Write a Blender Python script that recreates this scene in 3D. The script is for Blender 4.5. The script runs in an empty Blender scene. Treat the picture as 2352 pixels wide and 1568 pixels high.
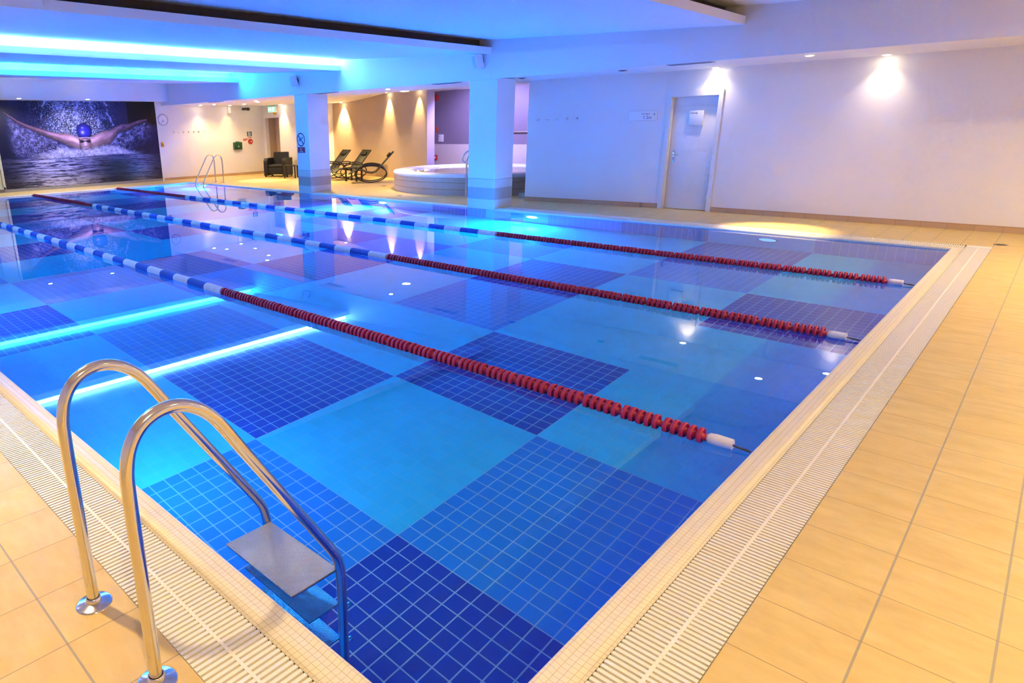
import bpy, bmesh, math, random
import numpy as np
from mathutils import Vector, Matrix

random.seed(7)
SC = bpy.context.scene
COL = SC.collection
PI = math.pi

# ------------------------------------------------------------------ helpers
def tag(o, label=None, cat=None, group=None, kind=None):
    if label: o['label'] = label
    if cat: o['category'] = cat
    if group: o['group'] = group
    if kind: o['kind'] = kind
    return o

def empty(name, loc, label=None, cat=None, group=None, rz=0.0):
    o = bpy.data.objects.new(name, None)
    COL.objects.link(o)
    o.location = loc
    o.rotation_euler = (0, 0, rz)
    o.empty_display_size = 0.1
    return tag(o, label, cat, group)

class MB:
    """collects geometry for ONE mesh object"""
    def __init__(s):
        s.v = []; s.f = []; s.m = []; s.sm = []
    def add(s, verts, faces, mi=0, smooth=False):
        b = len(s.v)
        s.v += [tuple(p) for p in verts]
        for f in faces:
            s.f.append([b + i for i in f]); s.m.append(mi); s.sm.append(smooth)
        return s
    def box(s, lo, hi, mi=0):
        x0, y0, z0 = lo; x1, y1, z1 = hi
        vs = [(x0,y0,z0),(x1,y0,z0),(x1,y1,z0),(x0,y1,z0),(x0,y0,z1),(x1,y0,z1),(x1,y1,z1),(x0,y1,z1)]
        return s.add(vs, [(0,3,2,1),(4,5,6,7),(0,1,5,4),(1,2,6,5),(2,3,7,6),(3,0,4,7)], mi)
    def rbox(s, lo, hi, r, mi=0, seg=2):
        bm = bmesh.new()
        bmesh.ops.create_cube(bm, size=1.0)
        for v in bm.verts:
            v.co = Vector([lo[i] + (v.co[i] + .5) * (hi[i] - lo[i]) for i in range(3)])
        bmesh.ops.bevel(bm, geom=bm.edges[:], offset=r, segments=seg, affect='EDGES', profile=.5)
        bm.verts.index_update()
        s.add([v.co[:] for v in bm.verts], [[v.index for v in f.verts] for f in bm.faces], mi, True)
        bm.free()
        return s
    def tube(s, pts, r, seg=12, closed=False, caps=True, mi=0):
        pts = [Vector(p) for p in pts]
        n = len(pts)
        rr = r if isinstance(r, (list, tuple)) else [r] * n
        rings = []; prevN = None
        for i in range(n):
            a = pts[i - 1] if (i > 0 or closed) else pts[i]
            b = pts[(i + 1) % n] if (i < n - 1 or closed) else pts[i]
            t = (b - a).normalized()
            if prevN is None:
                up = Vector((0, 0, 1)) if abs(t.z) < .9 else Vector((1, 0, 0))
                N = (up - t * up.dot(t)).normalized()
            else:
                N = (prevN - t * prevN.dot(t))
                N = N.normalized() if N.length > 1e-6 else prevN
            prevN = N
            B = t.cross(N)
            rings.append([pts[i] + (N * math.cos(2*PI*k/seg) + B * math.sin(2*PI*k/seg)) * rr[i] for k in range(seg)])
        vs = [p for ring in rings for p in ring]
        fs = []
        for i in range(n if closed else n - 1):
            j = (i + 1) % n
            for k in range(seg):
                k2 = (k + 1) % seg
                fs.append((i*seg + k, i*seg + k2, j*seg + k2, j*seg + k))
        s.add(vs, fs, mi, True)
        if caps and not closed:
            s.add(rings[0], [tuple(range(seg))[::-1]], mi)
            s.add(rings[-1], [tuple(range(seg))], mi)
        return s
    def lathe(s, prof, c=(0,0,0), axis='z', seg=32, mi=0, smooth=True, a0=0.0, a1=2*PI):
        full = abs(a1 - a0 - 2*PI) < 1e-6
        cols = seg if full else seg + 1
        vs = []
        for k in range(cols):
            a = a0 + (a1 - a0) * k / seg
            for r, h in prof:
                p = (r*math.cos(a), r*math.sin(a), h)
                if axis == 'x': p = (p[2], p[0], p[1])
                elif axis == 'y': p = (p[1], p[2], p[0])
                vs.append((c[0]+p[0], c[1]+p[1], c[2]+p[2]))
        m = len(prof); fs = []
        for k in range(seg):
            k2 = (k + 1) % cols
            for i in range(m - 1):
                fs.append((k*m + i, k2*m + i, k2*m + i + 1, k*m + i + 1))
        return s.add(vs, fs, mi, smooth)
    def prism(s, poly, z0, z1, mi=0):
        n = len(poly)
        vs = [(x, y, z0) for x, y in poly] + [(x, y, z1) for x, y in poly]
        fs = [tuple(range(n))[::-1], tuple(range(n, 2*n))]
        for i in range(n):
            j = (i + 1) % n
            fs.append((i, j, n + j, n + i))
        return s.add(vs, fs, mi)
    def extrude_y(s, poly, y0, y1, mi=0):
        n = len(poly)
        vs = [(x, y0, z) for x, z in poly] + [(x, y1, z) for x, z in poly]
        fs = [tuple(range(n)), tuple(range(n, 2*n))[::-1]]
        for i in range(n):
            j = (i + 1) % n
            fs.append((j, i, n + i, n + j))
        return s.add(vs, fs, mi)
    def build(s, name, mats, parent=None, world=True, recalc=True):
        me = bpy.data.meshes.new(name)
        off = Vector((0, 0, 0))
        if parent is not None and world:
            off = Vector(parent.location)
            p = parent.parent
            while p is not None:
                off = off + Vector(p.location); p = p.parent
        me.from_pydata([tuple(Vector(p) - off) for p in s.v], [], s.f)
        if not isinstance(mats, (list, tuple)): mats = [mats]
        for m in mats: me.materials.append(m)
        me.polygons.foreach_set('material_index', s.m)
        me.polygons.foreach_set('use_smooth', s.sm)
        if recalc:
            bm = bmesh.new(); bm.from_mesh(me)
            bmesh.ops.recalc_face_normals(bm, faces=bm.faces[:])
            bm.to_mesh(me); bm.free()
        me.update()
        o = bpy.data.objects.new(name, me)
        COL.objects.link(o)
        if parent is not None: o.parent = parent
        return o

def struct(name, mb, mats, parent=None, **kw):
    o = mb.build(name, mats, parent, **kw)
    o['kind'] = 'structure'
    return o

def copy_thing(root, loc, rz=None, label=None):
    r = root.copy(); COL.objects.link(r)
    r.location = loc
    if rz is not None: r.rotation_euler = (0, 0, rz)
    if label: r['label'] = label
    for ch in list(root.children):
        c = ch.copy(); COL.objects.link(c); c.parent = r
        for g in list(ch.children):
            d = g.copy(); COL.objects.link(d); d.parent = c
    return r

def text_mesh(name, txt, size, mat, parent, loc, rot, ext=0.0008, align='LEFT', font_bold=False):
    cu = bpy.data.curves.new(name + '_curve', 'FONT')
    cu.body = txt; cu.size = size; cu.extrude = ext; cu.align_x = align
    if font_bold: cu.offset = size * 0.02
    cu.resolution_u = 4
    tmp = bpy.data.objects.new(name + '_tmp', cu)
    COL.objects.link(tmp)
    dg = bpy.context.evaluated_depsgraph_get()
    me = bpy.data.meshes.new_from_object(tmp.evaluated_get(dg))
    COL.objects.unlink(tmp); bpy.data.objects.remove(tmp)
    me.materials.clear(); me.materials.append(mat)
    o = bpy.data.objects.new(name, me)
    COL.objects.link(o)
    o.parent = parent
    o.location = loc; o.rotation_euler = rot
    return o

# ------------------------------------------------------------------ materials
class NT:
    def __init__(s, name):
        s.m = bpy.data.materials.new(name); s.m.use_nodes = True
        s.t = s.m.node_tree; s.t.nodes.clear()
        s.out = s.t.nodes.new('ShaderNodeOutputMaterial')
    def n(s, typ, **kw):
        nd = s.t.nodes.new(typ)
        for k, v in kw.items():
            if k.startswith('i_'):
                nd.inputs[k[2:].replace('_', ' ')].default_value = v
            else: setattr(nd, k, v)
        return nd
    def l(s, a, b): s.t.links.new(a, b)
    def math(s, op, a, b=None, c=None, clamp=False):
        nd = s.t.nodes.new('ShaderNodeMath'); nd.operation = op; nd.use_clamp = clamp
        for i, x in enumerate((a, b, c)):
            if x is None: continue
            if isinstance(x, (int, float)): nd.inputs[i].default_value = x
            else: s.l(x, nd.inputs[i])
        return nd.outputs[0]
    def mix(s, fac, a, b):
        nd = s.t.nodes.new('ShaderNodeMix'); nd.data_type = 'RGBA'
        for sock, x in ((nd.inputs[0], fac), (nd.inputs[6], a), (nd.inputs[7], b)):
            if isinstance(x, (int, float)): sock.default_value = x
            elif isinstance(x, tuple): sock.default_value = (*x[:3], 1)
            else: s.l(x, sock)
        return nd.outputs[2]
    def pos(s):
        g = s.n('ShaderNodeNewGeometry')
        sp = s.n('ShaderNodeSeparateXYZ'); s.l(g.outputs['Position'], sp.inputs[0])
        return g.outputs['Position'], sp.outputs[0], sp.outputs[1], sp.outputs[2]
    def line(s, x, pitch, off, w):
        t = s.math('DIVIDE', s.math('SUBTRACT', x, off), pitch)
        fr = s.math('FRACT', t)
        d = s.math('ABSOLUTE', s.math('SUBTRACT', fr, 0.5))
        return s.math('GREATER_THAN', d, 0.5 - w / pitch / 2), s.math('FLOOR', t)
    def noise(s, vec, scale, detail=2.0, rough=.5):
        nd = s.n('ShaderNodeTexNoise'); nd.inputs['Scale'].default_value = scale
        nd.inputs['Detail'].default_value = detail; nd.inputs['Roughness'].default_value = rough
        if vec is not None: s.l(vec, nd.inputs['Vector'])
        return nd.outputs['Fac']
    def bsdf(s, color, rough=.5, metal=0.0, spec=.5, normal=None):
        b = s.n('ShaderNodeBsdfPrincipled')
        if isinstance(color, tuple): b.inputs['Base Color'].default_value = (*color[:3], 1)
        else: s.l(color, b.inputs['Base Color'])
        if isinstance(rough, (int, float)): b.inputs['Roughness'].default_value = rough
        else: s.l(rough, b.inputs['Roughness'])
        b.inputs['Metallic'].default_value = metal
        b.inputs['Specular IOR Level'].default_value = spec
        if normal is not None: s.l(normal, b.inputs['Normal'])
        s.l(b.outputs[0], s.out.inputs[0])
        return b
    def bump(s, h, strength=.3, dist=.01):
        b = s.n('ShaderNodeBump'); b.inputs['Strength'].default_value = strength; b.inputs['Distance'].default_value = dist
        s.l(h, b.inputs['Height']); return b.outputs[0]

def plain(name, color, rough=.5, metal=0.0, spec=.5, vary=0.0, vscale=8.0):
    t = NT(name)
    if vary > 0:
        p, x, y, z = t.pos()
        f = t.noise(p, vscale, 3.0)
        c2 = tuple(max(0, c * (1 - vary)) for c in color)
        t.bsdf(t.mix(f, c2, tuple(min(1, c * (1 + vary * .4)) for c in color)), rough, metal, spec)
    else: t.bsdf(color, rough, metal, spec)
    return t.m

def emit(name, color, strength):
    t = NT(name)
    e = t.n('ShaderNodeEmission'); e.inputs[0].default_value = (*color, 1); e.inputs[1].default_value = strength
    t.l(e.outputs[0], t.out.inputs[0])
    return t.m

# --- tunable light colours / strengths
LED = (0.075, 0.25, 1.0)
WARM = (1.0, 0.70, 0.31)
P_TUBE3, P_TUBE4 = 120.0, 60.0
A_COVE3, A_COVE4 = 120.0, 80.0
P_POOL = 900.0
EXPOSURE = 1.12

def deck_mat():
    t = NT('deck_tile')
    p, x, y, z = t.pos()
    near = t.math('LESS_THAN', y, -.38)
    far = t.math('SUBTRACT', 1.0, near)
    lxw, fx = t.line(x, 0.3150, 0.6976, 0.0075); lxn, _ = t.line(x, 0.3150, 0.6976, 0.0036)
    lyw, fy = t.line(y, 0.3137, 2.1889, 0.0075); lyn, _ = t.line(y, 0.3137, 2.1889, 0.0036)
    lx = t.math('ADD', t.math('MULTIPLY', lxw, far), t.math('MULTIPLY', lyw, near))
    ly = t.math('ADD', t.math('MULTIPLY', lyn, far), t.math('MULTIPLY', lxn, near))
    comb = t.n('ShaderNodeCombineXYZ'); t.l(fx, comb.inputs[0]); t.l(fy, comb.inputs[1])
    wn = t.n('ShaderNodeTexWhiteNoise'); t.l(comb.outputs[0], wn.inputs['Vector'])
    off = t.n('ShaderNodeVectorMath', operation='MULTIPLY_ADD')
    t.l(wn.outputs['Color'], off.inputs[0]); off.inputs[1].default_value = (7, 7, 7); t.l(p, off.inputs[2])
    mp = t.n('ShaderNodeMapping'); t.l(off.outputs[0], mp.inputs[0]); mp.inputs['Scale'].default_value = (1.0, 2.6, 1.0)
    n1 = t.noise(mp.outputs[0], 5.0, 5.0, .62)
    n1 = t.math('MULTIPLY_ADD', n1, 2.2, -0.6, True)
    base = t.mix(n1, (0.64, 0.465, 0.170), (0.76, 0.595, 0.245))
    base = t.mix(t.math('MULTIPLY', wn.outputs['Value'], .35), base, (0.69, 0.48, 0.165))
    c = t.mix(lx, base, (0.40, 0.35, 0.24))
    c = t.mix(ly, c, (0.36, 0.25, 0.12))
    h = t.math('SUBTRACT', 1.0, t.math('MAXIMUM', lx, ly))
    rough = t.math('MULTIPLY_ADD', n1, -.08, .46)
    t.bsdf(c, rough, 0, .35, t.bump(h, .4, .003))
    return t.m

def mosaic_mat(name, c1, c2, grout, pitch, w=.0022, offs=(0,0,0), rough=.3, gmix=.7):
    t = NT(name)
    p, x, y, z = t.pos()
    lx, fx = t.line(x, pitch, offs[0], w); ly, fy = t.line(y, pitch, offs[1], w); lz, fz = t.line(z, pitch, offs[2], w)
    m = t.math('MAXIMUM', t.math('MAXIMUM', lx, ly), lz)
    comb = t.n('ShaderNodeCombineXYZ'); t.l(fx, comb.inputs[0]); t.l(fy, comb.inputs[1]); t.l(fz, comb.inputs[2])
    wn = t.n('ShaderNodeTexWhiteNoise'); t.l(comb.outputs[0], wn.inputs['Vector'])
    base = t.mix(wn.outputs['Value'], c1, c2)
    t.bsdf(t.mix(t.math('MULTIPLY', m, gmix), base, grout), rough, 0, .5, t.bump(t.math('SUBTRACT', 1.0, m), .3, .002))
    return t.m

TP = 1.494 / 14
def pool_mat(name, c, grout, gm, w=.0075):
    return mosaic_mat(name, c, tuple(v * .93 for v in c), grout, TP, w, (-1.506, 1.289, -1.15), .25, gm)

M = {}
M['deck'] = deck_mat()
M['coping'] = mosaic_mat('coping_mosaic', (0.82, 0.77, 0.62), (0.79, 0.74, 0.59), (0.46, 0.38, 0.24), .0243, .0020, (.0, .0, .5), .42, .75)
M['L'] = pool_mat('pool_tile_light', (0.02, 0.62, 0.98), (0.10, 0.62, 0.95), .55, .006)
M['M'] = pool_mat('pool_tile_mid', (0.005, 0.27, 0.84), (0.28, 0.62, 0.82), .72)
M['D'] = pool_mat('pool_tile_dark', (0.003, 0.055, 0.50), (0.28, 0.62, 0.82), .72)
M['white'] = plain('white_paint', (0.80, 0.79, 0.78), .55, vary=.03, vscale=2.0)
M['ceil'] = plain('ceiling_paint', (0.82, 0.82, 0.82), .7)
M['slot'] = plain('slot_lining', (0.10, 0.08, 0.075), .8)  # shade of the unlit slots is put into this dark colour
M['slotlit'] = plain('lit_slot_lining', (0.75, 0.78, 0.8), .6)  # pale copy of the lining for the slots with tubes
M['tan'] = plain('tan_paint', (0.52, 0.40, 0.28), .6, vary=.04, vscale=3.0)
M['mauve'] = plain('mauve_wall_paint', (0.25, 0.205, 0.275), .55, vary=.04)
M['creamtile'] = mosaic_mat('cream_wall_tile', (0.72, 0.66, 0.62), (0.70, 0.64, 0.60), (0.58, 0.52, 0.48), .10, .002, (.013, .027, .05), .3)
M['steptile'] = mosaic_mat('grey_step_tile', (0.36, 0.34, 0.32), (0.33, 0.31, 0.30), (0.22, 0.2, 0.2), .05, .002, (.013, .027, .05), .35)
M['tubtile'] = mosaic_mat('tub_mosaic', (0.58, 0.47, 0.38), (0.54, 0.44, 0.36), (0.42, 0.33, 0.26), .048, .002, (.013, .027, .013), .3)
M['gold'] = plain('gold_tile_band', (0.36, 0.24, 0.06), .3)
M['plinthL'] = mosaic_mat('plinth_cream_tile', (0.74, 0.68, 0.62), (0.71, 0.65, 0.59), (0.6, 0.54, 0.5), .025, .0015, (.003, .007, .005), .3, .4)
M['plinthD'] = mosaic_mat('plinth_tan_tile', (0.52, 0.42, 0.36), (0.49, 0.40, 0.34), (0.42, 0.34, 0.3), .025, .0015, (.003, .007, .005), .3, .4)
M['skirt'] = mosaic_mat('skirting_tile', (0.56, 0.38, 0.23), (0.50, 0.34, 0.20), (0.30, 0.2, 0.12), .315, .006, (.6976, 2.1889, -.2), .4)
M['skirtgrey'] = plain('grey_skirting', (0.30, 0.29, 0.27), .5)
M['grate'] = plain('cream_plastic_grate', (0.86, 0.83, 0.72), .4)
M['channel'] = plain('drain_channel', (0.17, 0.16, 0.10), .8)
M['steel'] = plain('polished_steel', (0.74, 0.71, 0.66), .14, 1.0)
M['chrome'] = plain('chrome', (0.75, 0.75, 0.77), .1, 1.0)
M['black'] = plain('black_rattan', (0.012, 0.012, 0.014), .55)
M['blackmetal'] = plain('black_powder_coat', (0.015, 0.013, 0.014), .35)
M['sling'] = plain('olive_sling_fabric', (0.085, 0.082, 0.055), .6, vary=.3, vscale=60)
M['red'] = plain('red_float', (0.50, 0.016, 0.065), .42)
M['blue'] = plain('blue_float', (0.01, 0.07, 0.50), .38)
M['floatwhite'] = plain('white_float', (0.82, 0.80, 0.80), .38)
M['plastic'] = plain('white_plastic', (0.80, 0.80, 0.80), .4)
M['dark'] = plain('dark_grey_plastic', (0.03, 0.03, 0.035), .4)
M['cable'] = plain('steel_cable', (0.10, 0.11, 0.13), .4, .8)
M['green'] = plain('green_plastic', (0.01, 0.07, 0.03), .35)
M['signred'] = plain('sign_red', (0.55, 0.03, 0.02), .4)
M['signwine'] = plain('sign_wine', (0.30, 0.02, 0.10), .4)
M['signpurple'] = plain('sign_dark_purple', (0.10, 0.02, 0.16), .4)
M['signblue'] = plain('sign_blue', (0.05, 0.16, 0.35), .4)
M['signtext'] = plain('sign_grey_text', (0.10, 0.11, 0.18), .5)
M['yellow'] = plain('yellow_plastic', (0.75, 0.38, 0.02), .4)
M['orange'] = plain('orange_plastic', (0.75, 0.12, 0.03), .4)
M['signwhite'] = plain('sign_white', (0.82, 0.82, 0.82), .4)
M['doorwood'] = plain('pale_pink_door', (0.60, 0.47, 0.42), .45)
M['paleframe'] = plain('pale_yellow_frame', (0.60, 0.58, 0.36), .4)
M['tube3'] = emit('cove_tube_bright', LED, P_TUBE3)
M['tube4'] = emit('cove_tube', (0.02, 0.52, 1.0), P_TUBE4)
M['lampglow'] = emit('downlight_glow', (1.0, 0.86, 0.62), 25.0)
M['poolglow'] = emit('pool_lamp_glow', (0.01, 0.27, 1.0), P_POOL * 1.7)
M['poolfill'] = emit('pool_fill_glow', (0.0, 0.30, 1.0), P_POOL * .17)  # fill glow for the added near-side lamps
M['pooldim'] = emit('pool_lamp_dim', (0.08, 0.36, 1.0), 1.0)
M['exitgreen'] = emit('exit_sign_face', (0.22, 1.0, 0.30), 1.1)
M['exitwhite'] = emit('exit_sign_white', (0.9, 1.0, 0.92), 3.0)

def water_mat():
    t = NT('water')
    g = t.n('ShaderNodeBsdfGlass'); g.inputs['IOR'].default_value = 1.333; g.inputs['Roughness'].default_value = 0.0
    g.inputs['Color'].default_value = (0.97, 0.995, 1.0, 1)
    t.l(g.outputs[0], t.out.inputs[0])
    return t.m
M['water'] = water_mat()

def tread_mat():
    t = NT('dimpled_steel_tread')
    p, x, y, z = t.pos()
    def w(v): return t.math('ABSOLUTE', t.math('SINE', t.math('MULTIPLY', v, PI / .0066)))
    h = t.math('MULTIPLY', w(x), w(y))
    c = t.mix(h, (0.30, 0.29, 0.28), (0.85, 0.83, 0.78))
    t.bsdf(c, .28, 1.0, .5, t.bump(h, 1.0, .003))
    return t.m
M['tread'] = tread_mat()

# ------------------------------------------------------------------ dimensions
GZ = 0.03                      # deck level (water level is 0)
PX0, PX1, PY0, PY1 = -20.0, 0.0, 0.0, 10.087
PD = 1.195                     # pool depth
BL = 1.494; BX = -1.506; BY = 1.289
N1, N2 = 0.133, 0.385          # coping width, outer edge of grating
XF, XE, YN = -21.5, 3.6, -3.2  # far wall, end wall behind camera, near wall
YFA = 10.05                    # face of the bulkhead over the far edge
ZS = 2.59                      # soffit / recess ceiling height
YB = 16.7                      # wall behind the hot tub

# ------------------------------------------------------------------ swimming pool
pool = empty('swimming_pool', (-10, 5, 0), 'large rectangular swimming pool lined with light, mid and dark blue tile squares', 'swimming pool')
ROWS = ['DMLLDLMLDLMLDM',      # nearest row first, columns from the deep right end
        'MLDMLMLDLMDLMD',
        'LDLLMDLLDMDLDM',
        'LLMLDLLDLDMLDM',
        'DLDLMDLLMLDMLM',
        'LMLMLLMLMLDLDL',
        'LDLLLLDLDLMLMD']
xs = [0.0] + [BX - BL * i for i in range(13)] + [PX0]
xs = [x for x in xs if x > PX0] + [PX0]
ys = [0.0] + [BY + BL * j for j in range(6)] + [PY1]
mi = {'L': 0, 'M': 1, 'D': 2}
mb = MB()
for j in range(len(ys) - 1):
    for i in range(len(xs) - 1):
        k = mi[ROWS[j][min(i, 13)]]
        mb.add([(xs[i+1], ys[j], -PD), (xs[i], ys[j], -PD), (xs[i], ys[j+1], -PD), (xs[i+1], ys[j+1], -PD)], [(0, 1, 2, 3)], k)
mb.build('pool_floor', [M['L'], M['M'], M['D']], pool, recalc=False)
FARW = 'MLDMLDLMLDLMDL'
RIGHTW = 'MLDLMLM'
mb = MB()
for i in range(len(xs) - 1):
    mb.add([(xs[i+1], PY1, -PD), (xs[i], PY1, -PD), (xs[i], PY1, -.02), (xs[i+1], PY1, -.02)], [(3, 2, 1, 0)], mi[FARW[min(i, 13)]])
mb.build('pool_side', [M['L'], M['M'], M['D']], pool, recalc=False)
mb = MB()
for i in range(len(xs) - 1):
    mb.add([(xs[i+1], PY0, -PD), (xs[i], PY0, -PD), (xs[i], PY0, -.02), (xs[i+1], PY0, -.02)], [(0, 1, 2, 3)], mi['LMDLMLDLMLDLMM'[min(i, 13)]])
mb.build('pool_side', [M['L'], M['M'], M['D']], pool, recalc=False)
for X, pat in ((PX1, RIGHTW), (PX0, 'DLMLDLM')):
    mb = MB()
    for j in range(len(ys) - 1):
        mb.add([(X, ys[j], -PD), (X, ys[j+1], -PD), (X, ys[j+1], -.02), (X, ys[j], -.02)], [(0, 1, 2, 3)], mi[pat[j]])
    mb.build('pool_side', [M['L'], M['M'], M['D']], pool, recalc=False)
# rolled coping all round
prof = [(0.0, -.02), (0.0, .002), (.003, .014), (.009, .026), (.018, .034), (.030, .035), (.044, .030), (.056, .027), (.070, .0275), (N1, GZ - .002), (N1, -.06)]
mb = MB()
def ringpts(d, z):
    return [(PX0 - d, PY0 - d, z), (PX1 + d, PY0 - d, z), (PX1 + d, PY1 + d, z), (PX0 - d, PY1 + d, z)]
vs = []; fs = []
for d, z in prof: vs += ringpts(d, z)
for i in range(len(prof) - 1):
    for k in range(4):
        k2 = (k + 1) % 4
        fs.append((i*4 + k, i*4 + k2, (i+1)*4 + k2, (i+1)*4 + k))
mb.add(vs, fs, 0, True)
cop = mb.build('coping', M['coping'], pool)
tag(cop, 'cream mosaic rolled edge of the pool')
# underwater number-like lane marker on the floor: three small dark patches by the right end
wat = MB().add([(PX0 - .002, PY0 - .002, 0), (PX1 + .002, PY0 - .002, 0), (PX1 + .002, PY1 + .002, 0), (PX0 - .002, PY1 + .002, 0)], [(0, 1, 2, 3)], 0, True)
wo = wat.build('pool_water', M['water'], None, recalc=False)
wo.cycles.is_caustics_caster = True
for ch in pool.children: ch.cycles.is_caustics_receiver = True
tag(wo, 'still clear water filling the swimming pool to its brim', 'water', kind='stuff')

# ------------------------------------------------------------------ deck floor
mb = MB()
T0 = -.25
mb.box((N2, YN, T0), (XE, 12.1, GZ))
mb.box((XF - .1, YN, T0), (N2, -N2, GZ))
mb.box((-7.15, PY1 + N2, T0), (N2, 12.1, GZ))
mb.box((XF - .1, PY1 + N1, T0), (-7.15, YB + .1, GZ))
mb.box((-7.15, 12.1, T0), (-4.0, YB + .1, GZ - .002))
mb.box((XF - .1, -N2, T0), (PX0 - N1, PY1 + N1, GZ))
mb.box((PX0 - .3, PY0 - .3, -PD - .25), (PX1 + .3, PY1 + .3, -PD - .05))
struct('floor', mb, M['deck'])

# gratings
def grating(name, label, axis, a0, a1, lo, hi):
    c = (a0 + a1) / 2
    loc = (c, (lo + hi) / 2, GZ) if axis == 'x' else ((lo + hi) / 2, c, GZ)
    g = empty(name, loc, label, 'drain grating', 'overflow gratings round the pool')
    sl = MB(); n = int((a1 - a0) / .0243)
    for i in range(n):
        t = a0 + (i + .5) * .0243
        if axis == 'x': sl.box((t - .0072, lo + .003, GZ - .026), (t + .0072, hi - .003, GZ - .001))
        else: sl.box((lo + .003, t - .0072, GZ - .026), (hi - .003, t + .0072, GZ - .001))
    sl.build('slats', M['grate'], g)
    m = (lo + hi) / 2
    rb = MB()
    if axis == 'x': rb.box((a0, m - .006, GZ - .03), (a1, m + .006, GZ - .0005))
    else: rb.box((m - .006, a0, GZ - .03), (m + .006, a1, GZ - .0005))
    rb.build('centre_rib', M['grate'], g)
    ch = MB()
    e = .0005
    if axis == 'x':
        ch.add([(a0, lo+e, -.12), (a1, lo+e, -.12), (a1, hi-e, -.12), (a0, hi-e, -.12), (a0, lo+e, GZ-.004), (a1, lo+e, GZ-.004), (a1, hi-e, GZ-.004), (a0, hi-e, GZ-.004)], [(0,1,2,3),(0,1,5,4),(2,3,7,6),(1,2,6,5),(3,0,4,7)])
    else:
        ch.add([(lo+e, a0, -.12), (hi-e, a0, -.12), (hi-e, a1, -.12), (lo+e, a1, -.12), (lo+e, a0, GZ-.004), (hi-e, a0, GZ-.004), (hi-e, a1, GZ-.004), (lo+e, a1, GZ-.004)], [(0,1,2,3),(0,1,5,4),(2,3,7,6),(1,2,6,5),(3,0,4,7)])
    ch.build('channel', M['channel'], g)
    return g
grating('overflow_grating', 'cream slatted overflow grating along the near long side, under the nearest pool ladder', 'x', PX0 - N1, N2, -N2, -N1)
grating('overflow_grating', 'cream slatted overflow grating along the right-hand short end of the pool', 'y', -N1, 10.30, N1, N2)
grating('overflow_grating', 'cream slatted overflow grating along the far long side by the white wall', 'x', -7.15, N1, PY1 + N1, PY1 + N2)
cp = MB().box((N1 + .001, 10.301, GZ - .03), (N2 - .001, PY1 + N2 - .001, GZ + .0005)).build('grating_corner_plate', M['grate'])
tag(cp, 'small solid cream corner plate where the two gratings meet at the far right', 'corner plate')

# ------------------------------------------------------------------ walls
DX0, DX1, DZ = -4.615, -3.770, 2.13
mb = MB()
mb.box((-4.76, 12.0, -.1), (DX0, 12.15, 2.7)); mb.box((DX1, 12.0, -.1), (XE, 12.15, 2.7)); mb.box((DX0, 12.0, DZ), (DX1, 12.15, 2.7))
struct('wall_right', mb, M['white'])
A = Vector((-7.585, 11.656)); Bv = Vector((-4.755, 12.0))
nrm = Vector((-(Bv - A).y, (Bv - A).x)).normalized()
mb = MB().prism([tuple(A), tuple(Bv), tuple(Bv + nrm * .15), tuple(A + nrm * .15)], -.1, 2.7)
struct('wall_right', mb, M['white'])
mb = MB()
mb.box((-4.76, 11.985, GZ), (-4.70, 12.0, GZ + .095)); mb.box((-3.67, 11.985, GZ), (XE, 12.0, GZ + .095))
struct('baseboard_right', mb, M['skirt'])
mb = MB().prism([tuple(A - nrm * .014), tuple(Bv - nrm * .014), tuple(Bv), tuple(A)], GZ, GZ + .095)
struct('baseboard_right', mb, M['skirt'])
struct('wall_far', MB().box((XF - .15, YN, -.1), (XF, 14.4, 2.9)), M['white'])
struct('baseboard_far', MB().box((XF, 9.86, GZ), (XF + .014, 14.25, GZ + .09)), M['skirt'])
struct('baseboard_far', MB().box((XF, YN, GZ), (XF + .02, 9.84, GZ + .085)), M['skirtgrey'])
struct('trim_1', MB().box((XF, 9.80, GZ), (XF + .03, 9.86, 2.60)), M['white'])
# back wall with the recessed doorway
bx0, bx1, bz = -21.36, -20.45, 2.13
mb = MB()
mb.box((XF, 14.25, -.1), (bx0, 14.40, 2.75)); mb.box((bx1, 14.25, -.1), (-18.85, 14.40, 2.75)); mb.box((bx0, 14.25, bz), (bx1, 14.40, 2.75))
mb.box((-18.95, 14.40, -.1), (-18.85, 15.75, 2.75))
struct('wall_back', mb, M['white'])
mb = MB()
mb.box((bx0 - .08, 14.40, -.1), (bx0, 14.80, bz + .05)); mb.box((bx1, 14.40, -.1), (bx1 + .08, 14.80, bz + .05)); mb.box((bx0 - .08, 14.40, bz), (bx1 + .08, 14.80, bz + .06))
struct('wall_back', mb, M['tan'])
d2 = empty('door_2', ((bx0 + bx1) / 2, 14.74, GZ)); d2['kind'] = 'structure'
dl = MB().box((bx0 + .01, 14.72, GZ + .01), (bx1 - .01, 14.765, bz - .005)).build('door_leaf', M['doorwood'], d2); dl['kind'] = 'structure'
hm = MB(); hm.box((-20.66, 14.712, 1.0), (-20.63, 14.72, 1.18)); hm.tube([(-20.645, 14.715, 1.10), (-20.645, 14.67, 1.10), (-20.76, 14.67, 1.10)], .009, 8)
hm.build('door_handle', M['chrome'], dl)
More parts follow.
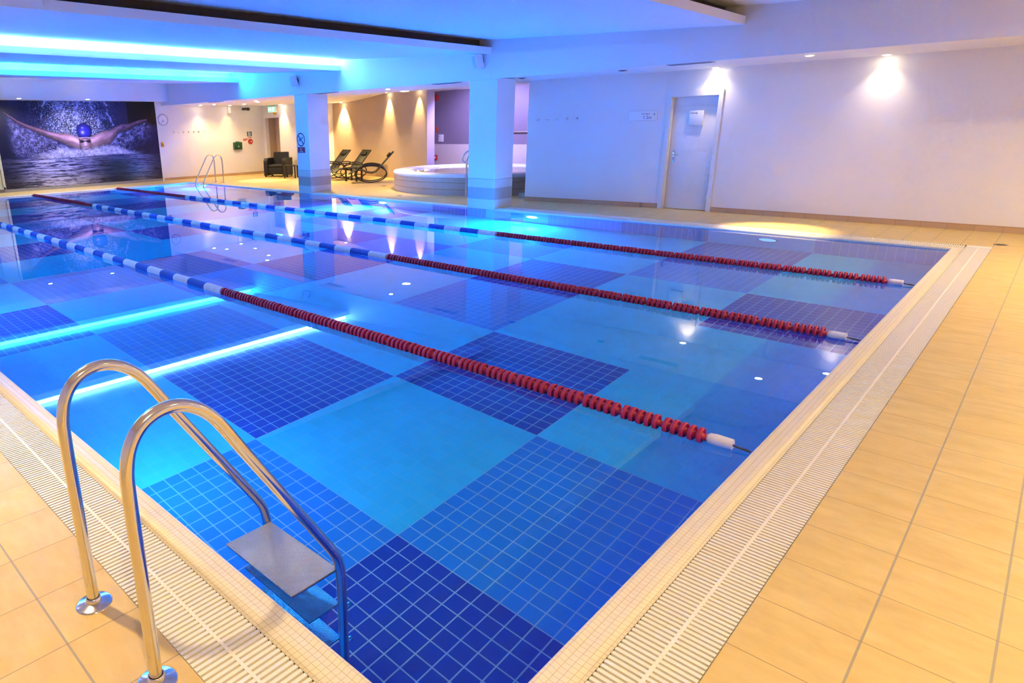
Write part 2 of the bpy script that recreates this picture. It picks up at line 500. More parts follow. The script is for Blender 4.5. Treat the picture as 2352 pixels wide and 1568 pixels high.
# curved tan partition
path = [(-18.85, 15.60), (-18.0, 15.55), (-17.2, 15.42), (-16.3, 15.24), (-15.4, 15.03), (-14.6, 14.84), (-13.9, 14.70), (-13.2, 14.60)]
back = [(x + .03, y + .32) for x, y in path]
mb = MB()
for i in range(len(path) - 1):
    mb.prism([path[i], path[i+1], back[i+1], back[i]], -.1, 3.1)
struct('wall_curved', mb, M['tan'])
mb = MB().prism([path[-1], (path[-1][0] + .012, path[-1][1]), (back[-1][0] + .012, back[-1][1]), back[-1]], -.1, 3.1)
struct('trim_2', mb, plain('lavender_paint', (0.46, 0.38, 0.48), .5))
mb = MB()
for i in range(len(path) - 1):
    a, b = path[i], path[i+1]
    mb.prism([(a[0], a[1] - .016), (b[0], b[1] - .016), b, a], GZ, GZ + .09)
struct('baseboard_back', mb, M['skirt'])
struct('wall_back', MB().box((-15.2, YB, 1.09), (-6.2, YB + .15, 3.1)), M['mauve'])
struct('wall_back', MB().box((-15.2, YB - .012, -.1), (-6.2, YB + .15, 1.09)), M['creamtile'])
struct('wall_back', MB().box((-15.3, 15.1, -.1), (-15.2, YB + .15, 3.1)), M['mauve'])
struct('wall_side', MB().box((-6.3, 12.15, -.1), (-6.2, YB, 3.1)), M['mauve'])
struct('wall_near', MB().box((XF - .15, YN - .15, -.1), (XE + .15, YN, 3.6)), M['white'])
struct('wall_end', MB().box((XE, YN, -.1), (XE + .15, 12.15, 3.6)), M['white'])
# left-edge pale framed glazing beside the mural
w1 = empty('window_1', (XF + .05, 4.3, GZ)); w1['kind'] = 'structure'
mb = MB()
for y in (4.645, 4.20, 3.3): mb.box((XF + .001, y, GZ + .1), (XF + .07, y + .055, 2.70))
mb.box((XF + .001, 3.3, GZ + .1), (XF + .07, 4.7, GZ + .16)); mb.box((XF + .001, 3.3, 1.0), (XF + .07, 4.7, 1.03))
f = mb.build('window_frame', M['paleframe'], w1); f['kind'] = 'structure'
gp = plain('pale_yellow_panel', (0.62, 0.60, 0.40), .15)
f = MB().box((XF + .001, 3.3, GZ + .1), (XF + .03, 4.69, 2.70)).build('pane', gp, w1); f['kind'] = 'structure'

# ------------------------------------------------------------------ ceiling
CEIL = empty('ceiling', (-9, 4, 3.2)); CEIL['kind'] = 'structure'
LIPS = [1.75, -2.85, -7.42, -11.92, -16.5]
ZL, ZLT, ZH = 3.03, 3.145, 3.285
YC0, YC1 = YN, YFA
def panel(xa, xb):
    """tilted raft: low lip at xa, high end at xb (further from the camera)"""
    p = [(xa, ZL), (xa, ZLT), (xa - .03, ZLT), (xa - .03, ZL + .03), (xa - .34, ZL + .05), (xb - .30, ZH + .04), (xb - .30, ZH + .016), (xb, ZH)]
    return p
for i, xa in enumerate(LIPS):
    xb = LIPS[i+1] if i + 1 < len(LIPS) else XF + .2
    xend = xb if i + 1 < len(LIPS) else XF + .2
    poly = panel(xa, xb)
    o = MB().extrude_y(poly, YC0, YC1).build('ceiling_panel', M['ceil'], CEIL); o['kind'] = 'structure'
    # slot lining behind the lip
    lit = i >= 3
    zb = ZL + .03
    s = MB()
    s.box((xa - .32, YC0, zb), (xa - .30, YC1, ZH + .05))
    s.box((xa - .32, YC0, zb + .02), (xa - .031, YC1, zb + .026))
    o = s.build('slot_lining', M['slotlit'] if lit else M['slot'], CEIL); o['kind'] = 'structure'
o = MB().extrude_y([(XE, ZH - .1), (1.75, ZH), (1.45, ZH + .02), (1.45, ZH + .06), (XE, ZH)], YC0, YC1).build('ceiling_panel', M['ceil'], CEIL); o['kind'] = 'structure'
o = MB().box((XF - .1, YN, 3.50), (XE, YC1 + .1, 3.55)).build('ceiling_slab', M['ceil'], CEIL); o['kind'] = 'structure'
# bulkheads
struct('wall_bulkhead', MB().box((XF, YFA, 2.565), (XE, YFA + .04, 3.55)), M['white'])
struct('wall_bulkhead', MB().box((-20.94, YN, 2.70), (-20.90, YFA, 3.55)), M['white'])
struct('ceiling', MB().box((XF, YN, 2.70), (-20.94, YFA, 2.74)), M['ceil'])
# recess ceiling, rising over the hot tub
def smooth(t):
    t = max(0.0, min(1.0, t)); return t * t * (3 - 2 * t)
def zrec(x, y):
    return ZS - .02 * (1 - smooth((y - YFA) / .3)) + .24 * smooth((y - 12.0) / 2.2) * smooth((x + 18.5) / 4.5) * smooth((-6.5 - x) / 1.5)
mb = MB(); nx, ny = 60, 30
vs = []; fs = []
X0, X1, Y0, Y1 = XF - .05, XE + .05, YFA + .03, YB + .1
for j in range(ny + 1):
    for i in range(nx + 1):
        x = X0 + (X1 - X0) * i / nx; y = Y0 + (Y1 - Y0) * j / ny
        vs.append((x, y, zrec(x, y)))
for j in range(ny):
    for i in range(nx):
        a = j * (nx + 1) + i
        fs.append((a, a + nx + 1, a + nx + 2, a + 1))
mb.add(vs, fs, 0, True)
struct('ceiling', mb, M['ceil'], recalc=False)

# ------------------------------------------------------------------ cove light tubes
def cove(xl, mat, y0, n, gap, ln, where):
    for k in range(n):
        a = y0 + k * (ln + gap)
        t = empty('cove_light_tube', (xl - .075, a + ln / 2, 3.13), None, 'light tube')
        MB().tube([(xl - .075, a + .03, 3.128), (xl - .075, a + ln - .03, 3.128)], .014, 10).build('tube', mat, t)
        e = MB(); e.box((xl - .092, a, 3.10), (xl - .058, a + .03, 3.147)); e.box((xl - .092, a + ln - .03, 3.10), (xl - .058, a + ln, 3.147))
        e.box((xl - .085, a, 3.087), (xl - .065, a + ln, 3.10))
        e.build('batten', M['plastic'], t)
        yield t
ordinal = ['first', 'second', 'third', 'fourth', 'fifth', 'sixth', 'seventh', 'eighth']
for k, t in enumerate(list(cove(-11.92, M['tube3'], -2.6, 8, .05, 1.52, ''))):
    tag(t, 'blue-white light tube in the brightest ceiling slot, %s from the bulkhead' % ordinal[7 - k], None, 'tubes in the brightest ceiling slot')
for k, t in enumerate(list(cove(-16.5, M['tube4'], -2.6, 8, .05, 1.52, ''))):
    tag(t, 'cyan light tube in the farthest ceiling slot, %s from the bulkhead' % ordinal[7 - k], None, 'tubes in the farthest ceiling slot')

def cove_glow(xl, power, color):
    L = bpy.data.lights.new('cove_glow', 'AREA'); L.shape = 'RECTANGLE'; L.size = 12.9; L.size_y = .085
    L.energy = power; L.color = color; L.cycles.is_caustics_light = True
    o = bpy.data.objects.new('cove_glow_lamp', L); COL.objects.link(o)
    o.parent = CEIL
    z = Vector((-1, 0, -.12)).normalized(); x = Vector((0, 1, 0)); y = z.cross(x)
    o.matrix_world = Matrix(((x.x, y.x, z.x, 0), (x.y, y.y, z.y, 0), (x.z, y.z, z.z, 0), (0, 0, 0, 1)))
    o.location = Vector((xl - .055, 3.5, 3.215)) - CEIL.location
cove_glow(-11.92, A_COVE3, LED)
cove_glow(-16.5, A_COVE4, (0.02, 0.50, 1.0))

# ------------------------------------------------------------------ downlights
def downlight(x, y, z, label, power, ang=70, blend=.6, tilt=(0, 0), color=WARM, lit=True, r=.058, group='recessed ceiling downlights', lamp=True, soft=.03, caustic=False):
    d = empty('downlight', (x, y, z), label, 'downlight', group)
    m = MB().lathe([(r + .02, 0), (r + .018, -.006), (r, -.007), (r - .003, -.001), (r - .003, .002)], (x, y, z), seg=24)
    m.build('bezel', M['plastic'] if lit else M['dark'], d)
    MB().lathe([(0.0001, -.016), (r * .6, -.014), (r * .85, -.009), (r - .003, -.0025)], (x, y, z), seg=24).build('lens', M['lampglow'] if lit else M['dark'], d)
    if lit and lamp:
        L = bpy.data.lights.new('spot', 'SPOT'); L.energy = power; L.color = color
        L.cycles.is_caustics_light = caustic
        L.spot_size = math.radians(ang); L.spot_blend = blend; L.shadow_soft_size = soft
        o = bpy.data.objects.new('downlight_lamp', L); COL.objects.link(o)
        o.parent = d; o.location = (0, 0, -.02)
        o.rotation_euler = (math.radians(tilt[0]), math.radians(tilt[1]), 0)
    return d
P = 1.0
zz = lambda x, y: zrec(x, y) - .001
# soffit in front of the white wall
downlight(-3.84, 11.85, zz(-3.84, 11.85), 'lit downlight in the soffit above the white staff door', 23*P, 112, 1.0, (9, 0), (1, .78, .45))
downlight(-2.14, 10.80, zz(-2.14, 10.8), 'lit downlight at the soffit edge, second from the right over the pool edge', 560*P, 42, .85, (-8, 0))
downlight(-1.37, 11.82, zz(-1.37, 11.82), 'lit downlight near the right end of the soffit, throwing a warm arc on the wall', 26*P, 96, 1.0, (9, 0), (1, .78, .5))
downlight(-5.09, 10.86, zz(-5.09, 10.86), 'unlit dark downlight in the soffit above the depth sign', 0, lit=False)
downlight(-7.20, 10.80, zz(-7.2, 10.8), 'unlit dark downlight in the soffit just right of the nearer column', 0, lit=False)
downlight(-8.40, 10.80, zz(-8.4, 10.8), 'lit downlight in the soffit just left of the nearer column', 18*P, 60)
downlight(-11.07, 10.80, zz(-11.07, 10.8), 'lit downlight at the soffit edge midway between the two columns', 25*P, 70)
downlight(-11.6, 11.95, zz(-11.6, 11.95), 'wide glowing downlight in front of the round hot tub', 200*P, 80, r=.12)
# curved partition
downlight(-18.15, 15.42, zz(-18.15, 15.42), 'brightest downlight grazing the tan wall behind the rocking loungers', 432*P, 74, .75, (9, 0))
downlight(-15.2, 14.85, zz(-15.2, 14.85), 'downlight grazing the middle of the curved tan wall', 236*P, 58, .8, (10, 0))
downlight(-13.55, 14.50, zz(-13.55, 14.50), 'downlight grazing the free end of the curved tan wall beside the hot tub', 149*P, 46, .8, (9, 0))
# far corner
downlight(XF + .32, 11.40, zz(XF + .3, 11.4), 'downlight above the row of seven hooks on the far wall', 26*P, 70, 1.0, (0, 14), (1, .66, .30))
downlight(XF + .32, 12.60, zz(XF + .3, 12.6), 'downlight beside the white sensor box on the far wall', 26*P, 70, 1.0, (0, 14), (1, .66, .30))
downlight(-20.12, 14.11, zz(-20.12, 14.11), 'very bright downlight on the wall right of the exit sign', 119*P, 66, .8, (9, 0))
downlight(-18.30, 11.90, zz(-18.3, 11.9), 'lit downlight in front of the far pool ladder, the rear one of a pair', 418*P, 44, .7)
downlight(-17.60, 11.35, zz(-17.6, 11.35), 'lit downlight in front of the far pool ladder, the front one of a pair', 60*P, 80)
downlight(-20.6, 11.6, zz(-20.6, 11.6), 'lit downlight over the deck between the clock and the far ladder', 53*P, 140)
downlight(-16.0, 12.6, zz(-16, 12.6), 'added wide fill downlight over the rocking loungers, hidden by the farther column', 300*P, 150)  # added as general fill for the recess
downlight(-19.9, 12.4, zz(-19.9, 12.4), 'added wide fill downlight over the black armchair', 81*P, 150)  # another added lamp, warm fill for this end of the recess
downlight(-12.0, 14.9, zz(-12.0, 14.9), 'added unseen cool fill downlight over the left half of the hot tub', 430*P, 160, .6, (30, 0), (.46, .40, 1.0), r=.10)  # added behind the bulkhead to brighten the mauve wall
downlight(-20.2, 5.13, 2.699, 'lit downlight above the left part of the swimmer mural', 130*P, 120, .9, (0, 25), (1, .9, .85))
downlight(-20.2, 7.05, 2.699, 'lit downlight above the swimmer mural cap', 130*P, 120, .9, (0, 25), (1, .9, .85))
# unseen deck lights, added above and behind the camera for brightness
def zmain(x):
    for i, xa in enumerate(LIPS):
        xb = LIPS[i+1] if i + 1 < len(LIPS) else XF + .2
        if xb <= x <= xa: return ZL + (ZH - ZL) * (xa - x) / (xa - xb) - .004
    return 3.15
for n, (x, y, p, a) in enumerate([(-2.75, -.85, 480, 120), (1.30, -1.1, 330, 130), (2.2, 1.6, 330, 130), (2.2, 4.4, 175, 150), (2.2, 7.2, 350, 165), (1.7, 9.2, 450, 165), (-6.5, -1.6, 330, 120), (-10.5, -1.6, 300, 120), (-15, -1.6, 260, 120)]):
    downlight(x, y, zmain(x), 'unseen warm downlight over the %s' % ['near deck left of the ladder', 'near corner of the deck', 'right deck by the near corner', 'right deck at its middle', 'right deck past its middle', 'right deck at the far corner', 'near deck second from the ladder', 'near deck third from the ladder', 'near deck farthest from the ladder'][n], p * 0.6, a, .9, soft=.05, caustic=True)

# ------------------------------------------------------------------ underwater lamps
def pool_lamp(x, y, label, sgn=-1, k=1.0):
    d = empty('underwater_lamp', (x, y, -.52), label, 'pool lamp', 'round lamps in the pool side')
    MB().lathe([(.15, 0), (.15, .012 * 1), (.125, .02), (.12, .012)], (x, y, -.52), axis='y', seg=32).build('bezel', M['chrome'], d)
    m = MB().lathe([(.0001, .014), (.12, .014)], (x, y, -.52), axis='y', seg=32)
    if sgn < 0:
        for o in (d,): pass
    m.build('lens', M['poolglow'] if k > .5 else M['poolfill'] if k > .1 else M['pooldim'], d)
    return d
for x, lb in ((-2.13, 'dim underwater lamp in the far pool side near the right end'), (-6.35, 'glowing underwater lamp just right of the nearer column'), (-10.58, 'glowing underwater lamp in front of the round hot tub'), (-14.85, 'dim underwater lamp below the farther column'), (-19.1, 'underwater lamp below the far pool ladder')):
    d = pool_lamp(x, PY1 - .02, lb, k=0 if 'dim' in lb else 1)
    d.scale = (1, -1, 1)
    d.location = (x, PY1 - .002, -.52)
for k, x in enumerate((-2.9, -7.2, -11.5, -15.8)):  # added lamps, out of sight, that brighten the pool
    pool_lamp(x, .002, 'added unseen underwater fill lamp in the near pool side, %s from the nearest corner' % ordinal[k], k=.2)

# ------------------------------------------------------------------ columns
def column(x0, y0, x1, y1, label):
    c = empty('column', ((x0 + x1) / 2, (y0 + y1) / 2, GZ), label, 'column')
    MB().box((x0, y0, .62), (x1, y1, 2.575)).build('shaft', M['white'], c)
    e = .006
    p = MB()
    p.box((x0 - e, y0 - e, GZ - .02), (x1 + e, y1 + e, .20), 0)
    p.box((x0 - e, y0 - e, .20), (x1 + e, y1 + e, .44), 1)
    p.box((x0 - e, y0 - e, .44), (x1 + e, y1 + e, .612), 0)
    p.box((x0 + .004, y0 + .004, .612), (x1 - .004, y1 - .004, .62), 2)  # thin dark strip stands in for the ledge shadow under the shaft
    p.build('tiled_foot', [M['plinthL'], M['plinthD'], M['steptile']], c)
    return c
column(-7.975, 10.09, -7.285, 10.70, 'nearer square white column with a tiled foot, standing left of the angled wall')
column(-13.91, 10.09, -13.37, 10.79, 'farther square white column carrying the no diving sign')

# ------------------------------------------------------------------ white door
d1 = empty('door_1', ((DX0 + DX1) / 2, 12.0, GZ)); d1['kind'] = 'structure'
fr = MB()
fw = .075
fr.box((DX0 - fw, 11.975, GZ), (DX0, 12.0, DZ + fw + .03)); fr.box((DX1, 11.975, GZ), (DX1 + fw, 12.0, DZ + fw + .03)); fr.box((DX0, 11.975, DZ), (DX1, 12.0, DZ + fw + .03))
fr.box((DX0, 12.0, GZ), (DX0 + .012, 12.11, DZ)); fr.box((DX1 - .012, 12.0, GZ), (DX1, 12.11, DZ)); fr.box((DX0, 12.0, DZ - .012), (DX1, 12.11, DZ))
o = fr.build('door_frame', M['white'], d1); o['kind'] = 'structure'
o = o_leaf = MB().rbox((DX0 + .014, 12.085, GZ + .008), (DX1 - .014, 12.125, 1.945), .002).build('door_leaf', M['white'], d1); o['kind'] = 'structure'
o = MB().box((DX0 + .014, 12.10, 1.955), (DX1 - .014, 12.125, DZ - .012)).box((DX0 + .014, 12.09, 1.944), (DX1 - .014, 12.125, 1.956)).build('transom_panel', M['white'], d1); o['kind'] = 'structure'
hm = MB(); hm.rbox((DX0 + .075, 12.075, .92), (DX0 + .115, 12.086, 1.14), .004)
hm.tube([(DX0 + .095, 12.08, 1.075), (DX0 + .095, 12.03, 1.075), (DX0 + .11, 12.02, 1.075), (DX0 + .215, 12.02, 1.075)], .0095, 10)
hm.lathe([(.012, 0), (.012, -.008), (0.0001, -.009)], (DX0 + .095, 12.076, .965), axis='y', seg=16)
hm.build('door_handle', M['chrome'], o_leaf)

# ------------------------------------------------------------------ signs
RY = (PI / 2, 0, 0)                       # text facing -y
s = empty('notice_sign', (-4.15, 12.07, 1.74), 'square white staff notice raised on the white door', 'sign')
MB().rbox((-4.285, 12.045, 1.60), (-4.03, 12.084, 1.87), .006).build('panel', M['signwhite'], s)
text_mesh('lettering', 'Staff only', .036, M['signtext'], s, (-.115, -.0262, .075), RY)
u = (Bv - A).normalized(); ang = math.atan2(u.y, u.x)
def onA(d, off, z):
    p = A + u * d - nrm * off
    return (p.x, p.y, z)
dA = lambda x: (x - A.x) / u.x
s = empty('depth_sign', onA(dA(-5.13), .012, 1.80), 'long white pool depth sign reading 1.2m on the angled wall', 'sign', rz=ang)
m = MB(); m.rbox((-.275, -.012, -.088), (.265, .012, .088), .004); m.build('panel', M['signwhite'], s, world=False)
text_mesh('lettering', 'Pool depth', .036, M['signpurple'], s, (-.03, -.0125, .026), RY)
text_mesh('lettering', '1.2m', .085, M['signblue'], s, (.0, -.0125, -.060), RY)
m = MB(); m.lathe([(0.0001, -.0128), (.012, -.0128)], (.215, 0, .022), axis='y', seg=14); m.tube([(.215, -.0128, .034), (.215, -.0128, .052)], .003, 6)
m.build('swimmer_symbol', M['signblue'], s, world=False)

# hooks
def make_hook(name_label, loc, rz):
    h = empty('coat_hook', loc, name_label, 'coat hook', rz=rz)
    MB().lathe([(.028, 0), (.028, -.006), (.022, -.010), (0.0001, -.011)], (0, 0, 0), axis='y', seg=20).build('rose', M['chrome'], h, world=False)
    MB().tube([(0, -.008, 0), (0, -.03, -.012), (0, -.05, -.012), (0, -.06, .004), (0, -.058, .02)], .007, 8).build('prong', M['chrome'], h, world=False)
    return h
hook0 = None
lab = ['leftmost', 'second from the left', 'middle one', 'second from the right', 'rightmost']
for i, x in enumerate((-7.355, -7.124, -6.897, -6.684, -6.466)):
    loc = onA(dA(x), .0, 1.785)
    L = 'chrome coat hook on the angled white wall, %s of five' % lab[i]
    if hook0 is None: hook0 = make_hook(L, loc, ang); hook0['group'] = 'five hooks on the angled wall'
    else: copy_thing(hook0, loc, ang, L)
hook1 = None
lab = ['nearest the clock', 'second from the clock', 'third from the clock', 'fourth from the clock', 'third from the green box', 'second from the green box', 'nearest the green box']
for i, y in enumerate((10.41, 10.60, 10.79, 10.99, 11.20, 11.39, 11.60)):
    L = 'small hook on the far wall, %s in the row of seven' % lab[i]
    if hook1 is None: hook1 = make_hook(L, (XF, y, 1.675), PI / 2); hook1['group'] = 'seven hooks on the far wall'
    else: copy_thing(hook1, (XF, y, 1.675), PI / 2, L)

# wall clock
c = empty('wall_clock', (XF, 10.05, 2.10), 'round white wall clock between the mural and the hooks', 'clock', rz=PI / 2)
MB().lathe([(.19, 0), (.19, -.03), (.18, -.036), (.172, -.030)], (0, 0, 0), axis='y', seg=40).build('case', plain('clock_case', (0.30, 0.30, 0.42), .4), c, world=False)
MB().lathe([(0.0001, -.026), (.173, -.026)], (0, 0, 0), axis='y', seg=40).build('dial', M['signwhite'], c, world=False)
m = MB()
for k in range(12):
    a = k * PI / 6
    m.tube([(.135 * math.sin(a), -.028, .135 * math.cos(a)), (.158 * math.sin(a), -.028, .158 * math.cos(a))], .006, 6)
m.build('hour_marks', M['signtext'], c, world=False)
MB().tube([(0, -.029, 0), (.03, -.029, -.085)], .006, 6).build('hour_hand', M['dark'], c, world=False)
MB().tube([(0, -.031, .02), (-.075, -.031, -.115)], .005, 6).build('minute_hand', M['dark'], c, world=False)

def wall_box(name, label, cat, y, z, wy, hz, d, mat, partname='body', x=XF):
    o = empty(name, (x, y, z), label, cat)
    MB().rbox((x, y - wy/2, z - hz/2), (x + d, y + wy/2, z + hz/2), min(.012, d/3, wy/3, hz/3)).build(partname, mat, o)
    return o
o = wall_box('alarm_button', 'small yellow alarm box on the far wall below the clock', 'alarm', 9.93, 1.27, .09, .16, .05, M['yellow'])
MB().lathe([(.022, .05), (.022, .062), (0.0001, .066)], (XF, 9.93, 1.26), axis='x', seg=16).build('push_button', M['dark'], o)
o = wall_box('first_aid_box', 'dark green first aid box hanging on the far wall', 'first aid box', 12.97, 1.125, .34, .27, .12, M['green'], 'case')
MB().rbox((XF + .02, 12.90, 1.262), (XF + .10, 13.04, 1.285), .008).build('carry_handle', M['green'], o)
m = MB(); m.box((XF + .1205, 12.945, 1.10), (XF + .1225, 13.005, 1.115)); m.box((XF + .1205, 12.967, 1.078), (XF + .1225, 12.983, 1.137)); m.build('cross', M['signwhite'], o)
o = empty('safety_sign', (XF, 13.57, 1.55), 'blue and white instruction sign above the red fire sign on the far wall', 'sign')
MB().box((XF, 13.46, 1.46), (XF + .006, 13.68, 1.64)).build('panel', M['signblue'], o)
m = MB(); m.box((XF + .006, 13.52, 1.47), (XF + .0075, 13.55, 1.63)); m.box((XF + .006, 13.585, 1.47), (XF + .0075, 13.615, 1.60)); m.build('white_marks', M['signwhite'], o)
o = empty('fire_sign', (XF, 13.45, 1.36), 'small red and white fire action sign on the far wall', 'sign')
MB().box((XF, 13.26, 1.28), (XF + .004, 13.47, 1.395)).box((XF, 13.26, 1.396), (XF + .004, 13.68, 1.44)).build('panel', M['signwhite'], o)
m = MB()
for k, (y0, y1, z0, z1) in enumerate([(13.28, 13.33, 1.30, 1.38), (13.35, 13.39, 1.29, 1.39), (13.41, 13.46, 1.33, 1.39), (13.49, 13.66, 1.405, 1.43)]): m.box((XF + .004, y0, z0), (XF + .006, y1, z1))
m.build('red_marks', M['signred'], o)
o = empty('fire_call_point', (XF, 13.58, 1.27), 'round red fire call point just below the fire sign', 'fire alarm')
MB().lathe([(.10, 0), (.10, .04), (.085, .05), (0.0001, .052)], (XF, 13.58, 1.27), axis='x', seg=24).build('body', M['signred'], o)
MB().box((XF + .0525, 13.57, 1.25), (XF + .055, 13.62, 1.29)).build('push_plate', M['signwhite'], o)
wall_box('sensor_box', 'white oblong sensor box high on the far wall', 'sensor', 12.72, 2.43, .13, .24, .10, M['plastic'])
# cctv camera
o = empty('security_camera', (XF + .25, 13.35, zz(XF + .25, 13.35)), 'small dark dome camera under the soffit by the exit', 'camera')
zc = zz(XF + .25, 13.35)
MB().lathe([(.05, 0), (.05, -.03), (.02, -.035), (.02, -.07)], (XF + .25, 13.35, zc), seg=20).build('mount', M['plastic'], o)
MB().tube([(XF + .25, 13.35, zc - .12), (XF + .25, 13.18, zc - .13)], .045, 14).build('body', M['dark'], o)
MB().lathe([(0.0001, -.06), (.06, -.045), (.075, 0), (.06, .045), (0.0001, .06)], (XF + .27, 13.42, zc - .13), seg=20).build('dome', M['dark'], o)
# exit sign
o = empty('exit_sign', (-20.75, 14.25, 2.42), 'glowing green exit sign above the recessed doorway', 'sign')
MB().rbox((-21.02, 14.17, 2.32), (-20.52, 14.249, 2.54), .01).build('housing', M['plastic'], o)
MB().box((-21.0, 14.166, 2.335), (-20.54, 14.1695, 2.525)).build('face', M['exitgreen'], o)
m = MB(); m.box((-20.96, 14.163, 2.40), (-20.86, 14.166, 2.46))
m.add([(-20.86, 14.163, 2.37), (-20.78, 14.163, 2.43), (-20.86, 14.163, 2.49)], [(0, 1, 2)])
m.lathe([(0.0001, 0), (.018, 0)], (-20.66, 14.164, 2.495), axis='y', seg=12); m.box((-20.69, 14.163, 2.36), (-20.63, 14.166, 2.475))
m.build('pictogram', M['exitwhite'], o)
MB().lathe([(.07, 0), (.06, -.05), (.03, -.08), (0.0001, -.085)], (-20.62, 14.20, 2.318), seg=20).build('beacon', M['yellow'], o)

# no diving sign on the farther column
cx = -13.72; cy = 10.09
o = empty('no_diving_sign', (cx, cy, 1.40), 'round no diving sign with a wine-red plate below, on the farther column', 'sign')
MB().lathe([(0.0001, -.001), (.175, -.001)], (cx, cy, 1.42), axis='y', seg=40).build('disc', plain('sign_pale', (0.72, 0.74, 0.8), .4), o)
m = MB(); m.lathe([(.178, -.002), (.150, -.002)], (cx, cy, 1.42), axis='y', seg=40)
a = math.radians(45)
m.tube([(cx - .118, cy - .003, 1.42 + .118), (cx + .118, cy - .003, 1.42 - .118)], .012, 6)
m.build('prohibition_ring', M['signpurple'], o)
m = MB(); m.tube([(cx - .10, cy - .004, 1.38), (cx - .03, cy - .004, 1.43), (cx + .06, cy - .004, 1.46)], [.008, .016, .012], 8)
m.tube([(cx - .03, cy - .004, 1.43), (cx - .02, cy - .004, 1.37)], .008, 6); m.lathe([(0.0001, -.005), (.02, -.005)], (cx + .085, cy, 1.47), axis='y', seg=12)
m.build('diver_symbol', M['signblue'], o)
MB().rbox((cx - .155, cy - .006, 1.075), (cx + .165, cy, 1.225), .003).build('plate', M['signwine'], o)
text_mesh('lettering', 'No', .06, M['signwhite'], o, (0.0, -.0068, -.245), RY, align='CENTER')
text_mesh('lettering', 'diving', .06, M['signwhite'], o, (0.005, -.0068, -.305), RY, align='CENTER')

# ------------------------------------------------------------------ speakers on the bulkhead
def speaker(x, label, yaw):
    o = empty('wall_speaker', (x, YFA - .0, 2.93), label, 'loudspeaker', 'white speakers on the bulkhead', rz=yaw)
    c = MB(); c.rbox((-.085, -.20, -.135), (.085, -.035, .135), .012); c.build('cabinet', M['plastic'], o, world=False)
    g = MB(); g.box((-.070, -.203, -.12), (.070, -.199, .12)); g.build('grille', plain('speaker_grille', (0.55, 0.56, 0.6), .6), o, world=False)
    b = MB(); b.box((-.02, -.05, -.05), (.02, .0, .05)); b.build('bracket', M['dark'], o, world=False)
    o.rotation_euler = (math.radians(14), 0, yaw)
    return o
speaker(-7.62, 'white tilted speaker on the bulkhead above the nearer column', math.radians(-28))
speaker(-13.65, 'white tilted speaker on the bulkhead left of the farther column', math.radians(-28))

# soffit air grilles
for x, lb in ((-3.75, 'long air grille in the soffit in front of the staff door'), (-8.95, 'long air grille in the soffit left of the nearer column'), (-13.0, 'long air grille in the soffit right of the farther column'), (-18.6, 'long air grille in the soffit above the far ladder')):
    o = empty('air_vent', (x, 10.50, ZS), lb, 'air grille', 'air grilles in the soffit')
    zt = zrec(x, 10.5)
    MB().box((x - .36, 10.42, zt - .012), (x + .36, 10.58, zt - .0005)).build('frame', plain('vent_frame', (0.42, 0.40, 0.45), .5), o)
    m = MB()
    for k in range(5): m.box((x - .33, 10.44 + k * .028, zt - .014), (x + .33, 10.452 + k * .028, zt - .012))
    m.build('louvres', plain('vent_louvre', (0.20, 0.19, 0.23), .5), o)

# floor drains
for x, y, lb in ((.095 + .35, 10.75, 'small round floor drain at the far right corner of the deck'), (-13.13, 12.63, 'floor drain between the loungers and the hot tub'), (-10.76, 10.85, 'floor drain beside the pool edge in front of the hot tub')):
    o = empty('floor_drain', (x, y, GZ), lb, 'floor drain', 'round drains in the deck')
    MB().lathe([(.075, 0), (.075, .002), (0.0001, .0022)], (x, y, GZ), seg=24).build('cover', plain('drain_steel', (0.28, 0.25, 0.2), .4, .5), o)
    m = MB()
    for k in range(5): m.box((x - .045, y - .05 + k * .022, GZ + .0022), (x + .045, y - .042 + k * .022, GZ + .003))
    m.build('slots', M['dark'], o)

